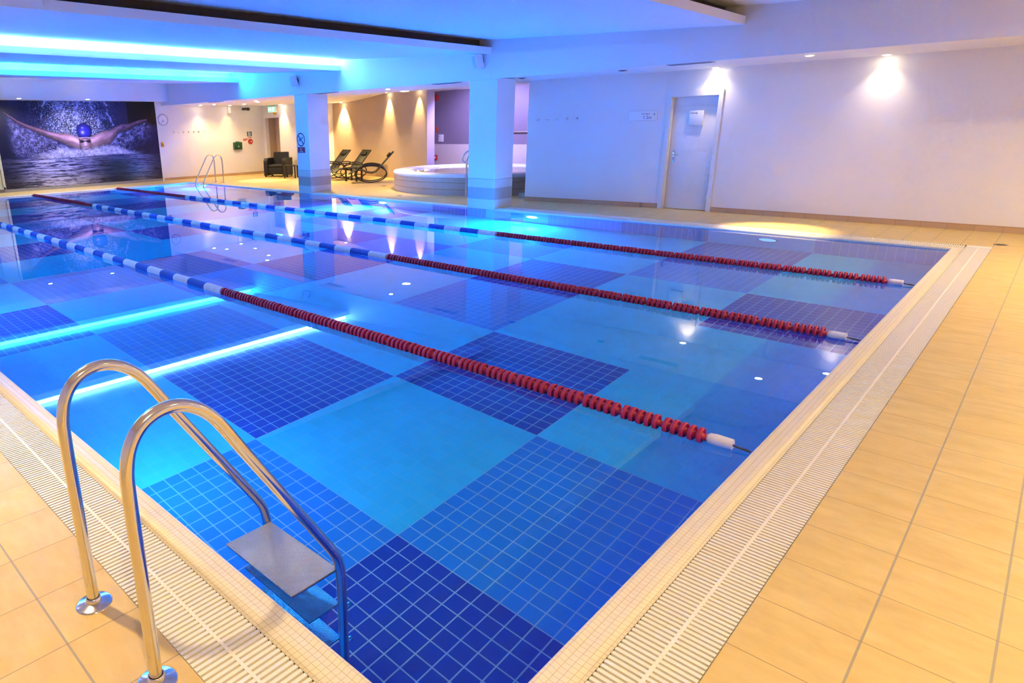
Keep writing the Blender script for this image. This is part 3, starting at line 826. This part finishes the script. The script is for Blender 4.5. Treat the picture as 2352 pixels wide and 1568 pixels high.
# ------------------------------------------------------------------ pool ladders
def rounded(pts, rad, n=6):
    pts = [Vector(p) for p in pts]
    out = [pts[0]]
    for i in range(1, len(pts) - 1):
        a, b, c = pts[i-1], pts[i], pts[i+1]
        u1 = (a - b); u2 = (c - b)
        r = rad[i] if isinstance(rad, (list, tuple)) else rad
        d = min(r, u1.length * .49, u2.length * .49)
        p0 = b + u1.normalized() * d; p2 = b + u2.normalized() * d
        for k in range(n + 1):
            t = k / n
            out.append(p0 * (1-t)**2 + b * 2*t*(1-t) + p2 * t*t)
    out.append(pts[-1])
    return out
def make_ladder(label, loc):
    L = empty('pool_ladder', loc, label, 'pool ladder')
    # local frame: +y into the pool, z up from deck (deck z = 0), rails at x = +-0.2535
    for sx in (-.2535, .2535):
        a = [(sx, 0, 0)]
        # hoop: straight up, round bow, straight slope down to the water, upright below
        ctrl = [(0, 0), (0, .40), (0, .66), (.004, .745), (.022, .815), (.060, .868), (.115, .895), (.175, .895), (.232, .870), (.285, .822), (.330, .755), (.395, .648), (.53, .430), (.66, .222), (.722, .122), (.752, .066), (.766, .008), (.770, -.06), (.771, -.20), (.771, -.60), (.771, -.98)]
        P2 = []
        for q in range(len(ctrl) - 1):
            p0 = ctrl[max(q - 1, 0)]; p1 = ctrl[q]; p2 = ctrl[q + 1]; p3 = ctrl[min(q + 2, len(ctrl) - 1)]
            for kk in range(5):
                t = kk / 5
                P2.append(tuple(.5 * (2*p1[d] + (p2[d]-p0[d])*t + (2*p0[d]-5*p1[d]+4*p2[d]-p3[d])*t*t + (3*p1[d]-p0[d]-3*p2[d]+p3[d])*t**3) for d in (0, 1)))
        P2.append(ctrl[-1])
        path = [(sx, y, z) for y, z in P2]
        hr = MB().tube(path, .0205, 20).build('handrail', M['steel'], L, world=False)
        f = MB().lathe([(.022, .014), (.034, .009), (.058, .005), (.064, .002), (.065, -.001)], (sx, 0, 0), seg=28)
        f.lathe([(.0225, .03), (.0265, .028), (.0265, .012)], (sx, 0, 0), seg=24)
        f.build('flange', M['steel'], hr, world=False)
    for k, z in enumerate((-.012, -.28, -.55)):
        t = MB()
        y0, y1 = (.545, .775) if k == 0 else (.62, .775)
        t.rbox((-.232, y0, z - .011), (.232, y1, z), .003)
        t.build('tread', M['tread'], L, world=False)
    b = MB()
    for sx in (-.2535, .2535):
        for z in (-.30, -.57): b.lathe([(.012, 0), (.012, .03), (0.0001, .031)], (sx, .78, z), axis='y', seg=10)
    b.build('bolts', M['steel'], L, world=False)
    return L
make_ladder('nearest stainless steel pool ladder with a dimpled step, standing on the near deck', (-1.0765, -.49, GZ))
lad2 = make_ladder('far stainless steel pool ladder at the opposite side near the mural', (-18.9, PY1 + .47, GZ))
lad2.rotation_euler = (0, 0, PI)

# ------------------------------------------------------------------ lane ropes
def wheel_mesh(name, mat):
    m = MB()
    m.lathe([(.019, -.033), (.019, -.004), (.037, -.003), (.041, -.012), (.0495, -.012), (.0505, 0), (.0495, .012), (.041, .012), (.037, .003), (.019, .004), (.019, .033)], axis='x', seg=20)
    o = m.build(name, mat); me = o.data
    bpy.data.objects.remove(o)
    return me
ME_RED = wheel_mesh('float_disc', M['red'])
RED_V = [tuple(v.co) for v in ME_RED.vertices]; RED_F = [tuple(p.vertices) for p in ME_RED.polygons]
def lane_rope(y, label):
    R = empty('lane_rope', (-10, y, .018), label, 'lane rope', 'lane ropes across the pool')
    pitch = .0465
    x = -.26; i = 0; rest = MB(); sway = random.uniform(0, 6)
    while x > -19.75:
        zoff = .006 * math.sin(x * 1.3 + sway)
        if -5.27 < x or x < -15.35: k = 0
        else: k = 1 if int((-5.27 - x) / .352) % 2 == 0 else 2
        if i < 100:
            o = bpy.data.objects.new('float_disc', ME_RED); COL.objects.link(o)
            o.parent = R; o.location = (x + 10, 0, 0)
            o.rotation_euler = (random.uniform(0, PI), 0, random.uniform(-.05, .05))
            o.location.z = random.uniform(-.002, .002)
        else:
            seg = [(vx + x, vy + y, vz + .018) for vx, vy, vz in RED_V]
            rest.add(seg, RED_F, k, True)
        i += 1
        x -= pitch * (1.35 if (k == 0 and i % 5 == 0) else 1.0) * (1.0 if k == 0 else .62)
    o = rest.build('float_disc_run', [M['red'], M['floatwhite'], M['blue']], R, recalc=False)
    o['kind'] = 'stuff'; o['label'] = 'run of red, white and blue floats further along the rope'
    MB().tube([(-19.98, y, .018), (-.02, y, .018)], .0045, 8).build('cable', M['cable'], R)
    for s, xe in ((1, -.13), (-1, -19.87)):
        ec = MB().tube([(xe - s * .10, y, .02), (xe - s * .085, y, .02), (xe - s * .05, y, .02), (xe + s * .035, y, .022)], [.014, .030, .034, .030], 12).build('end_cap', M['floatwhite'], R)
        MB().tube([(xe + s * .035, y, .02), (xe + s * .09, y, .014), (xe + s * .125, y, .012)], .006, 8).build('hook', M['cable'], ec)
    return R
lane_rope(2.44, 'lane rope closest to the nearest ladder, floating across the pool')
lane_rope(4.97, 'middle lane rope, between the two outer ropes')
lane_rope(7.42, 'farthest lane rope, running in front of the columns')

# ------------------------------------------------------------------ hot tub
HC = (-10.49, 13.85); HR = 2.43
h = empty('hot_tub', (HC[0], HC[1], GZ), 'round raised hot tub with cream mosaic wall and white rim, behind the columns', 'hot tub')
m = MB(); c3 = (HC[0], HC[1], 0)
m.lathe([(HR, GZ - .02), (HR, .17)], c3, seg=96, mi=0); m.lathe([(HR + .003, .17), (HR + .003, .182)], c3, seg=96, mi=1)
m.lathe([(HR, .182), (HR, .335)], c3, seg=96, mi=0); m.lathe([(HR + .003, .335), (HR + .003, .347)], c3, seg=96, mi=1)
m.lathe([(HR, .347), (HR, .46)], c3, seg=96, mi=0)
m.build('mosaic_wall', [M['tubtile'], M['gold']], h)
MB().lathe([(HR, .455), (HR + .02, .465), (HR + .022, .50), (HR, .535), (HR - .05, .545), (HR - .40, .545), (HR - .45, .53), (HR - .47, .48), (HR - .47, .40)], c3, seg=96).build('rim', M['plastic'], h)
MB().lathe([(HR - .47, .42), (HR - .55, .1), (HR - 1.0, .02), (0.0001, .02)], c3, seg=64).build('basin', M['plastic'], h)
o = MB().lathe([(HR - .469, .50), (0.0001, .50)], c3, seg=96).build('hot_tub_water', M['water'], h, recalc=False)
# froth at the left edge
m = MB()
for k in range(60):
    a = random.uniform(2.6, 4.0); r = random.uniform(HR - .95, HR - .5); q = random.uniform(.015, .05)
    m.lathe([(0.0001, .5 * q), (q * .7, .35 * q), (q, 0)], (HC[0] + r * math.cos(a), HC[1] + r * math.sin(a), .498), seg=8)
o = m.build('froth', M['plastic'], h); o['kind'] = 'stuff'
# handrail by the tub
h2 = empty('hot_tub_handrail', (-9.25, 11.63, GZ), 'curved chrome handrail in front of the hot tub beside the nearer column', 'handrail')
m = MB(); m.tube(rounded([(-9.25, 11.63, GZ), (-9.25, 11.63, .98), (-8.78, 11.92, 1.27), (-8.6, 12.02, 1.27), (-8.6, 12.02, GZ)], .12), .024, 12)
m.build('front_rail', M['chrome'], h2)
m = MB(); m.tube(rounded([(-9.25, 11.64, .83), (-9.36, 11.60, .86), (-9.33, 11.62, 1.05), (-8.90, 12.00, 1.33), (-8.62, 12.06, 1.27)], .12), .022, 12)
m.build('rear_rail', M['chrome'], h2)
m = MB(); m.tube([(-9.25, 11.63, .80), (-8.6, 12.02, .80)], .014, 8); m.build('cross_bar', M['chrome'], h2)
m = MB(); m.lathe([(.05, .0), (.05, .006), (.026, .012)], (-9.25, 11.63, GZ), seg=20); m.build('flange', M['chrome'], h2)
# steps and platform right of the tub
st = empty('steps', (-7.2, 12.6, GZ), 'grey tiled steps rising between the nearer column and the angled wall', 'steps')
for k, (y, z) in enumerate(((12.05, .15), (12.38, .27), (12.71, .39), (13.04, .50))):
    MB().box((-8.02, y, GZ), (-6.32, y + .33 if k < 3 else YB - .02, z)).build('step', M['steptile'], st)
# rail on the mauve wall
o = empty('wall_rail', (-9.0, YB, 1.47), 'straight metal rail on the mauve wall behind the hot tub', 'rail')
MB().tube([(-12.1, YB - .06, 1.47), (-7.0, YB - .06, 1.47)], .02, 10).build('bar', M['chrome'], o)
m = MB()
for x in (-11.9, -9.5, -7.4): m.tube([(x, YB - .06, 1.47), (x, YB, 1.47)], .012, 8)
m.build('brackets', M['chrome'], o)
# signs on the mauve wall
SX = -14.1
def msign(name, label, x0, x1, z0, z1, mat, cat='sign', d=.012):
    o = empty(name, ((x0 + x1) / 2, YB - .0, (z0 + z1) / 2), label, cat)
    MB().rbox((x0, YB - d, z0), (x1, YB, z1), min(d / 3, .004)).build('panel', mat, o)
    return o
o = msign('notice_sign', 'small white notice on the mauve wall behind the hot tub', -14.52, -14.30, 1.17, 1.41, M['signwhite'], d=.03)
text_mesh('lettering', 'Spa', .05, M['signtext'], o, (-.09, -.0308, .06), RY)
o = msign('spa_sign', 'small orange sign with pale lettering on the mauve wall', -14.66, -14.54, 1.48, 1.66, M['orange'])
text_mesh('lettering', 'Spa', .13, M['signwhite'], o, (.075, -.002, -.05), RY)
o = empty('fire_bell', (-14.62, YB - .0, 2.62), 'round dark red fire bell at the top of the mauve wall', 'fire bell')
MB().lathe([(.11, 0), (.11, -.04), (.07, -.07), (0.0001, -.08)], (-14.62, YB, 2.62), axis='y', seg=24).build('gong', M['signred'], o)
o = msign('fire_call_box', 'small red call box low on the wall just above the hot tub rim', -14.70, -14.56, .56, .72, M['signred'], 'fire alarm', .06)
MB().box((-14.66, YB - .063, .60), (-14.60, YB - .06, .68)).build('push_plate', M['signwhite'], o)

# ------------------------------------------------------------------ rocking loungers
def make_lounger(label, loc, rz):
    """local: +x = towards the feet, +y = left, rings in planes y = +-0.29"""
    L = empty('rocking_lounger', loc, label, 'lounger', 'rocking loungers by the tan wall', rz=rz)
    for sy in (-.29, .29):
        pts = []
        for k in range(36):
            a = 2 * PI * k / 36
            x = .50 * math.cos(a); z = .275 + .245 * math.sin(a) + .04 * math.cos(a) * 0
            pts.append((x + .02, sy, z))
        MB().tube(pts, .017, 8, closed=True).build('ring', M['blackmetal'], L, world=False)
        a = [(-.42, sy, .42), (-.30, sy, .53), (-.05, sy, .585), (.22, sy, .56), (.42, sy, .45)]
        MB().tube(rounded(a, .1, 4), .016, 8).build('armrest', M['blackmetal'], L, world=False)
    prof = [(-.70, .93), (-.60, .82), (-.42, .63), (-.27, .46), (-.14, .335), (-.02, .295), (.12, .315), (.28, .38), (.40, .40), (.56, .35), (.72, .27)]
    m = MB(); vs = []; fs = []
    n = len(prof)
    for x, z in prof: vs += [(x, -.255, z), (x, .255, z)]
    for x, z in prof: vs += [(x + .006, -.255, z - .012), (x + .006, .255, z - .012)]
    for i in range(n - 1):
        fs.append((2*i, 2*i+1, 2*i+3, 2*i+2)); b = 2*n
        fs.append((b+2*i, b+2*i+2, b+2*i+3, b+2*i+1))
        fs.append((2*i, 2*i+2, b+2*i+2, b+2*i)); fs.append((2*i+1, b+2*i+1, b+2*i+3, 2*i+3))
    fs.append((0, 2*n, 2*n+1, 1)); fs.append((2*n-2, 2*n-1, 4*n-1, 4*n-2))
    m.add(vs, fs, 0, True); sling = m.build('sling', M['sling'], L, world=False)
    for sy in (-.268, .268):
        MB().tube([(x, sy, z) for x, z in prof], .016, 8).build('seat_rail', M['blackmetal'], L, world=False)
    m = MB()
    for x, z in ((-.70, .93), (-.27, .46), (.40, .39), (.72, .27)): m.tube([(x, -.268, z), (x, .268, z)], .013, 8)
    m.tube([(.46, -.29, .17), (.46, .29, .17)], .014, 8); m.tube([(-.38, -.29, .14), (-.38, .29, .14)], .014, 8)
    m.build('cross_bars', M['blackmetal'], L, world=False)
    p = MB()
    c = Vector((-.575, 0, .815)); t = Vector((-.68, 0, .73)).normalized(); nn = Vector((.73, 0, .68)).normalized()
    bm = bmesh.new(); bmesh.ops.create_uvsphere(bm, u_segments=16, v_segments=10, radius=1)
    vs = []
    for v in bm.verts:
        q = v.co
        f = lambda a, e: math.copysign(abs(a) ** e, a)
        vs.append(c + nn * .03 + t * (.085 * f(q.x, .6)) + Vector((0, .19 * f(q.y, .6), 0)) + nn * (.04 * f(q.z, .8)))
    bm.verts.index_update()
    p.add([tuple(v) for v in vs], [[v.index for v in fc.verts] for fc in bm.faces], 0, True); bm.free()
    p.build('head_pillow', M['black'], sling, world=False)
    return L
l1 = make_lounger('black rocking lounger nearest the hot tub, seen from the side', (-14.42, 13.35, GZ), math.atan2(-.73, -.685))
copy_thing(l1, (-15.95, 13.80, GZ), math.atan2(-.98, -.20), 'black rocking lounger in the middle of the three, facing the pool')
copy_thing(l1, (-16.9, 13.72, GZ), math.atan2(-.98, -.20), 'black rocking lounger partly hidden by the farther column')

def make_table(label, loc, rz, s=.44, hgt=.44):
    T = empty('side_table', loc, label, 'side table', 'small black side tables', rz=rz)
    MB().rbox((-s/2, -s/2, hgt - .03), (s/2, s/2, hgt), .006).build('table_top', M['black'], T, world=False)
    for sx in (-1, 1):
        for sy in (-1, 1):
            a = s/2 - .03
            MB().box((sx*a - .024, sy*a - .024, 0), (sx*a + .024, sy*a + .024, hgt - .03)).build('leg', M['black'], T, world=False)
    return T
t1 = make_table('small black square side table between the loungers', (-15.33, 13.42, GZ), .35)
copy_thing(t1, (-18.42, 13.18, GZ), .7, 'small black square side table beside the armchair')

# ------------------------------------------------------------------ armchair
ac = empty('armchair', (-19.55, 13.45, GZ), 'black woven tub armchair standing near the recessed doorway', 'armchair', rz=math.radians(-43 - 14) )
# local: -y... front faces +x
def arm(sy):
    m = MB(); pts = []
    prof = [(-.36, .04), (.36, .04), (.36, .50)]
    for k in range(9):
        a = PI / 2 * k / 8
        prof.append((.20 + .16 * math.cos(a), .50 + .16 * math.sin(a)))
    prof += [(-.36, .66)]
    n = len(prof); y0, y1 = (sy * .43, sy * .29)
    vs = [(x, y0, z) for x, z in prof] + [(x, y1, z) for x, z in prof]
    fs = [tuple(range(n)), tuple(range(n, 2*n))]
    for i in range(n): fs.append((i, (i+1) % n, n + (i+1) % n, n + i))
    m.add(vs, fs)
    return m
for sy in (-1, 1): arm(sy).build('arm', M['black'], ac, world=False)
m = MB(); m.rbox((-.36, -.29, .08), (.34, .29, .34), .02); m.build('seat_base', M['black'], ac, world=False)
m = MB(); m.rbox((-.22, -.285, .34), (.35, .285, .43), .03); m.build('seat_cushion', M['black'], ac, world=False)
m = MB(); m.add([(-.40, -.30, .30), (-.40, .30, .30), (-.24, .30, .30), (-.24, -.30, .30), (-.44, -.28, .86), (-.44, .28, .86), (-.33, .28, .86), (-.33, -.28, .86)], [(0,1,2,3),(4,5,6,7),(0,1,5,4),(1,2,6,5),(2,3,7,6),(3,0,4,7)])
m.build('backrest', M['black'], ac, world=False)
for sx in (-.32, .32):
    for sy in (-.38, .38): MB().box((sx - .03, sy - .03, 0), (sx + .03, sy + .03, .06)).build('foot', M['black'], ac, world=False)

# ------------------------------------------------------------------ mural of a butterfly swimmer
def build_mural():
    y0, y1, z0, z1 = 4.73, 9.80, GZ + .085, 2.70
    NX, NZ = 640, 330
    Yg, Zg = np.meshgrid(np.linspace(y0, y1, NX), np.linspace(z0, z1, NZ))
    rs = np.random.RandomState(3)
    def vnoise(a, b):
        g = rs.rand(128, 128); ia = np.floor(a).astype(int); ib = np.floor(b).astype(int)
        fa = a - ia; fb = b - ib; fa = fa*fa*(3-2*fa); fb = fb*fb*(3-2*fb)
        q = lambda i, j: g[i % 128, j % 128]
        return (q(ia,ib)*(1-fa)+q(ia+1,ib)*fa)*(1-fb)+(q(ia,ib+1)*(1-fa)+q(ia+1,ib+1)*fa)*fb
    def fbm(a, b, n=4, g=.6):
        s = 0; w = .5; t = 0
        for k in range(n): s = s + w*vnoise(a*2**k+k*7.3, b*2**k+k*3.1); t += w; w *= g
        return s/t
    def ss(a, b, x):
        t = np.clip((x-a)/(b-a), 0, 1); return t*t*(3-2*t)
    C = np.zeros((NZ, NX, 3))
    def col(r, g, b): return np.array([r, g, b], float)/255
    C[:] = col(17, 16, 54)
    C += (fbm(Yg*1.5, Zg*1.5)[..., None]-.4)*col(34, 32, 66)
    def over(mask, c):
        nonlocal C
        m = np.clip(mask, 0, 1)[..., None]; C = C*(1-m)+np.asarray(c)*m
    over(ss(8.15, 8.25, Yg)*ss(1.6, 1.75, Zg)*.7, col(44, 40, 84))
    over(ss(8.78, 8.82, Yg)*ss(1.9, 2.0, Zg), col(9, 9, 22))
    over(ss(5.5, 4.8, Yg)*.8, col(8, 9, 36))
    # spray and flying droplets behind the swimmer
    dens = np.exp(-((Yg-7.0)/.95)**2)*ss(1.45, 1.8, Zg)
    dens = dens*(.45+.9*fbm(Yg*1.8+4, Zg*1.2, 3))*ss(8.9, 8.5, Yg)
    mist = fbm(Yg*9, Zg*6, 5, .7)
    over(dens*ss(.42, .75, mist)*.55, col(92, 94, 176))
    for f, th, a in ((34, .80, .95), (58, .80, .9), (90, .78, .8)):
        n = vnoise(Yg*f+f, Zg*f)
        over(ss(th-.16*np.clip(dens, 0, 1.1), th+.09-.10*np.clip(dens, 0, 1.1), n)*np.clip(dens*1.9, 0, 1)*a, col(172, 180, 240))
    for cy, sl, am, ph in ((6.62, .05, .10, 0), (7.72, -.12, .08, 1), (6.02, .45, .04, 2), (7.15, .10, .06, 3), (8.2, -.3, .05, 4)):
        d = Yg-cy-sl*(Zg-2.2)-am*np.sin(Zg*6+ph)-.03*np.sin(Zg*19+ph)
        st = np.exp(-(d/.030)**2)+.45*np.exp(-(d/.10)**2)
        over(st*ss(1.7, 1.95, Zg)*ss(.38, .66, fbm(Yg*18+ph, Zg*10))*.8, col(170, 176, 240))
    over(np.exp(-(((Yg-8.0-.25*(2.2-Zg))/.25)**2+((Zg-2.18+.12*(Yg-8))/.05)**2))*ss(.3, .6, fbm(Yg*20, Zg*20))*.8, col(150, 140, 200))
    def interp(pts, x): return np.interp(x, [p[0] for p in pts], [p[1] for p in pts])
    upL = [(5.0, 2.40), (5.18, 2.27), (5.37, 2.13), (5.65, 2.00), (5.99, 1.885), (6.3, 1.79), (6.51, 1.74), (6.72, 1.74), (6.9, 1.69), (7.1, 1.58)]
    loL = [(5.0, 2.34), (5.18, 2.19), (5.35, 2.02), (5.65, 1.86), (5.96, 1.69), (6.3, 1.54), (6.55, 1.43), (6.7, 1.33), (7.1, 1.20)]
    upR = [(7.45, 1.60), (7.63, 1.68), (7.85, 1.76), (8.14, 1.82), (8.4, 1.93), (8.57, 2.0), (8.8, 2.0), (8.96, 2.05), (9.2, 2.12), (9.47, 2.15)]
    loR = [(7.45, 1.20), (7.8, 1.28), (8.10, 1.35), (8.24, 1.50), (8.40, 1.66), (8.53, 1.72), (8.7, 1.73), (8.94, 1.86), (9.2, 1.98), (9.46, 2.05)]
    nz = fbm(Yg*13, Zg*13, 5, .75); nf = vnoise(Yg*75, Zg*75)
    lo = interp(loL, Yg)
    wing = ss(.03, -.06, Zg-lo)*ss(.92, 1.2, Zg)*ss(4.95, 5.3, Yg)*ss(7.2, 6.9, Yg)
    str_ = fbm(Yg*7+Zg*9, Zg*7-Yg*9, 4, .7)
    over(wing*ss(.36, .80, .6*nz+.4*str_+.10*(Zg-1.2))*.95, col(142, 140, 220))
    over(wing*ss(.74, .9, nf)*.8, col(200, 200, 248))
    lo2 = interp(loR, Yg)
    wing = ss(.05, -.04, Zg-lo2)*ss(.92, 1.2, Zg)*ss(7.4, 7.7, Yg)*ss(9.68, 9.3, Yg)*ss(-.85, -.2, Zg-lo2)
    str_ = fbm(Yg*8-Zg*9, Zg*8+Yg*9, 4, .7)
    over(wing*ss(.33, .74, .55*nz+.45*str_)*.95, col(156, 158, 230))
    over(wing*ss(.74, .9, nf)*.8, col(205, 206, 250))
    for up, lw, sgn in ((upL, loL, 1), (upR, loR, -1)):
        a = interp(up, Yg); b = interp(lw, Yg)
        m = ss(0, .025, a-Zg)*ss(0, .03, Zg-b)*ss(up[0][0]-.02, up[0][0]+.03, Yg)*ss(up[-1][0]+.02, up[-1][0]-.03, Yg)
        t = np.clip((Zg-b)/(a-b+1e-4), 0, 1)
        near = np.exp(-((Yg-7.27)/1.15)**2)
        sk = col(104, 70, 98)[None, None]*(1-near[..., None])+col(196, 152, 176)[None, None]*near[..., None]
        sh = (.48+.62*np.exp(-((t-.66)/.27)**2)+.10*np.exp(-((t-.25)/.1)**2))[..., None]
        musc = (.78+.44*fbm(Yg*5, Zg*8+sgn*Yg, 3))[..., None]
        over(m, np.clip(sk*sh*musc, 0, 1))
        over(m*ss(.88, .95, vnoise(Yg*55, Zg*55))*.6, col(225, 205, 230))
    over(np.exp(-(((Yg-8.62)/.07)**2+((Zg-1.88)/.05)**2))*.55, col(40, 26, 46))
    def ell(cy, cz, ry, rz): return ((Yg-cy)/ry)**2+((Zg-cz)/rz)**2
    e = ell(7.285, 1.40, .185, .28)
    face = np.clip(col(182, 142, 164)[None, None]*(.55+.5*np.exp(-((Yg-7.27)/.12)**2)-.25*ss(1.36, 1.15, Zg))[..., None], 0, 1)
    over(ss(1.08, .95, e), face)
    over(np.exp(-((Zg-1.515)/.02)**2)*ss(.16, .12, np.abs(Yg-7.28))*.6, col(120, 84, 104))
    for gy in (7.175, 7.395): over(ss(1.1, .75, ell(gy, 1.46, .072, .046)), col(20, 16, 30)); over(np.exp(-(((Yg-gy+.015)/.02)**2+((Zg-1.475)/.01)**2))*.8, col(150, 150, 200))
    over(ss(.02, .008, np.abs(Zg-1.465))*ss(.18, .16, np.abs(Yg-7.285)), col(30, 24, 40))
    over(ss(1.1, .4, ell(7.285, 1.37, .026, .085))*.8, col(222, 186, 200))
    over(ss(1.1, .6, ell(7.285, 1.295, .052, .022))*.8, col(96, 58, 78))
    for gy in (7.20, 7.37): over(np.exp(-(((Yg-gy)/.03)**2+((Zg-1.29)/.07)**2))*.5, col(110, 74, 96))
    over(ss(1.1, .6, ell(7.29, 1.22, .068, .030)), col(60, 28, 52))
    e = ell(7.295, 1.78, .245, .245)
    capm = ss(1.04, .97, e)*ss(1.535, 1.56, Zg+.04*np.abs(Yg-7.29))
    over(capm, np.clip(col(36, 30, 166)[None, None]*(.42+.75*(1-np.clip(e, 0, 1)))[..., None], 0, 1))
    over(capm*np.exp(-(((Yg-7.24)/.055)**2+((Zg-1.74)/.055)**2))*.9, col(196, 200, 255)); over(capm*np.exp(-(((Yg-7.25)/.035)**2+((Zg-1.88)/.025)**2))*.85, col(200, 205, 255))
    over(ss(.014, .006, np.abs(Zg-1.56-.02*np.cos((Yg-7.29)*6)))*ss(.22, .2, np.abs(Yg-7.29)), col(204, 176, 200))
    # foam in front of the chest
    top = 1.17+.12*np.exp(-((Yg-6.6)/.35)**2)+.13*np.exp(-((Yg-8.0)/.5)**2)-.05*np.abs(Yg-7.3)+.10*(fbm(Yg*4, Zg*.1, 3)-.5)
    fo = fbm(Yg*10, Zg*14, 5, .75)
    foam = ss(.10, -.05, Zg-top+.22*(fo-.5))*ss(5.3, 6.2, Yg)*ss(9.4, 8.6, Yg)
    over(foam*(.55+.45*fo), np.clip(col(196, 194, 244)[None, None]*(.60+.62*fo)[..., None], 0, 1))
    over(foam*ss(.66, .85, vnoise(Yg*60, Zg*60))*.7, col(232, 230, 252))
    # rippled water
    zl = .985+.025*np.sin(Yg*1.7)+.01*np.sin(Yg*7)
    w = ss(.02, -.02, Zg-zl)
    dep = np.clip((zl-Zg)/.9, 0, 1)
    r = .62*fbm(Yg*(2.6-1.2*dep)+Zg*3, Zg*(34-16*dep), 5, .65)+.38*fbm(Yg*7+Zg*5, Zg*60, 3)
    lit = .30+.75*np.exp(-((Yg-6.3)/1.2)**2)+.25*np.exp(-((Yg-9.0)/.5)**2)
    k = (ss(.34, .60, r)*np.clip(lit, 0, 1))[..., None]
    wc = col(22, 25, 70)[None, None]*(1-k)+col(170, 168, 226)[None, None]*k
    low = ss(.75, .15, Zg)[..., None]
    wc = wc*(1-low*.55)+np.mean(wc, axis=2, keepdims=True)*np.array([1.02, 1.0, .96])*low*.55
    dk = .6*np.exp(-((Yg-8.25)/.55)**2)*ss(.98, .7, Zg)+.45*ss(5.6, 4.9, Yg)+.35*ss(9.2, 9.7, Yg)
    wc = wc*(1-np.clip(dk, 0, .8))[..., None]
    over(w, np.clip(wc, 0, 1))
    over(ss(.03, .0, np.abs(Zg-zl))*.6*ss(.4, .6, r), col(40, 44, 96))
    C = np.clip(C, 0, 1); lin = np.where(C <= .04045, C/12.92, ((C+.055)/1.055)**2.4)
    me = bpy.data.meshes.new('swimmer_mural')
    X = XF + .012
    verts = np.stack([np.full(Yg.size, X), Yg.ravel(), Zg.ravel()], 1)
    idx = np.arange(NX*NZ).reshape(NZ, NX)
    q = np.stack([idx[:-1, :-1].ravel(), idx[:-1, 1:].ravel(), idx[1:, 1:].ravel(), idx[1:, :-1].ravel()], 1)
    b = NX*NZ
    bv = [(XF+.001, y0, z0), (XF+.001, y1, z0), (XF+.001, y1, z1), (XF+.001, y0, z1)]
    fr = [int(idx[0, 0]), int(idx[0, -1]), int(idx[-1, -1]), int(idx[-1, 0])]
    sides = [(b, b+3, b+2, b+1)]
    edges = [list(idx[0, :]), list(idx[:, -1]), list(idx[-1, ::-1]), list(idx[::-1, 0])]
    for k in range(4): sides.append(tuple([b+k] + [b+(k+1) % 4] + [int(i) for i in edges[k][::-1]]))
    me.from_pydata(np.vstack([verts, np.array(bv)]).tolist(), [], q.tolist()+[list(map(int, s)) for s in sides])
    ca = me.color_attributes.new('Print', 'FLOAT_COLOR', 'POINT')
    rgba = np.ones((NX*NZ+4, 4), np.float32); rgba[:NX*NZ, :3] = lin.reshape(-1, 3); rgba[NX*NZ:, :3] = .02
    ca.data.foreach_set('color', rgba.ravel())
    t = NT('mural_print')
    a = t.n('ShaderNodeVertexColor'); a.layer_name = 'Print'
    t.bsdf(a.outputs[0], .35, 0, .4)
    me.materials.append(t.m)
    o = bpy.data.objects.new('swimmer_mural', me); COL.objects.link(o)
    tag(o, 'wall-sized dark blue mural of a butterfly swimmer in a blue cap', 'mural')
    return o
build_mural()

for o in COL.objects:                      # press the wall-hung things 3 mm into the plaster
    n = o.name.split('.')[0]
    if o.parent is None and n in ('coat_hook', 'alarm_button', 'first_aid_box', 'safety_sign', 'fire_sign', 'fire_call_point', 'sensor_box', 'wall_clock') and o.location.x < XF + .02:
        o.location.x -= .003
    if o.parent is None and n in ('fire_bell', 'spa_sign'): o.location.y += .003

# ------------------------------------------------------------------ world, camera, view
w = bpy.data.worlds.new('World'); SC.world = w; w.use_nodes = True
w.node_tree.nodes['Background'].inputs[0].default_value = (0.02, 0.02, 0.025, 1)
w.node_tree.nodes['Background'].inputs[1].default_value = 0.2

yaw, pitch, roll = 0.8085, -0.2922, -0.0222
F = Vector((-math.sin(yaw)*math.cos(pitch), math.cos(yaw)*math.cos(pitch), math.sin(pitch)))
R = F.cross(Vector((0, 0, 1))).normalized(); U = R.cross(F)
R2 = R*math.cos(roll) + U*math.sin(roll); U2 = -R*math.sin(roll) + U*math.cos(roll)
cam = bpy.data.cameras.new('camera'); co = bpy.data.objects.new('camera', cam); COL.objects.link(co)
co.matrix_world = Matrix(((R2.x, U2.x, -F.x, .8744), (R2.y, U2.y, -F.y, -1.1053), (R2.z, U2.z, -F.z, 1.6994), (0, 0, 0, 1)))
cam.sensor_fit = 'HORIZONTAL'; cam.sensor_width = 36.0
cam.lens = 1492.9 / 2352 * 36
cam.shift_x = 307.5 / 2352; cam.shift_y = -42.96 / 2352
cam.clip_start = .05
SC.camera = co
SC.view_settings.view_transform = 'Standard'
SC.view_settings.look = 'None'
SC.view_settings.exposure = EXPOSURE
SC.view_settings.gamma = 1.0
SC.view_settings.use_curve_mapping = False
SC.cycles.use_adaptive_sampling = True
SC.cycles.adaptive_threshold = 0.1
SC.cycles.adaptive_min_samples = 16
SC.cycles.max_bounces = 8
SC.cycles.diffuse_bounces = 4
SC.cycles.glossy_bounces = 4
SC.cycles.transmission_bounces = 5
SC.cycles.caustics_refractive = True
SC.cycles.caustics_reflective = False
SC.cycles.sample_clamp_indirect = 60.0
SC.cycles.use_denoising = True
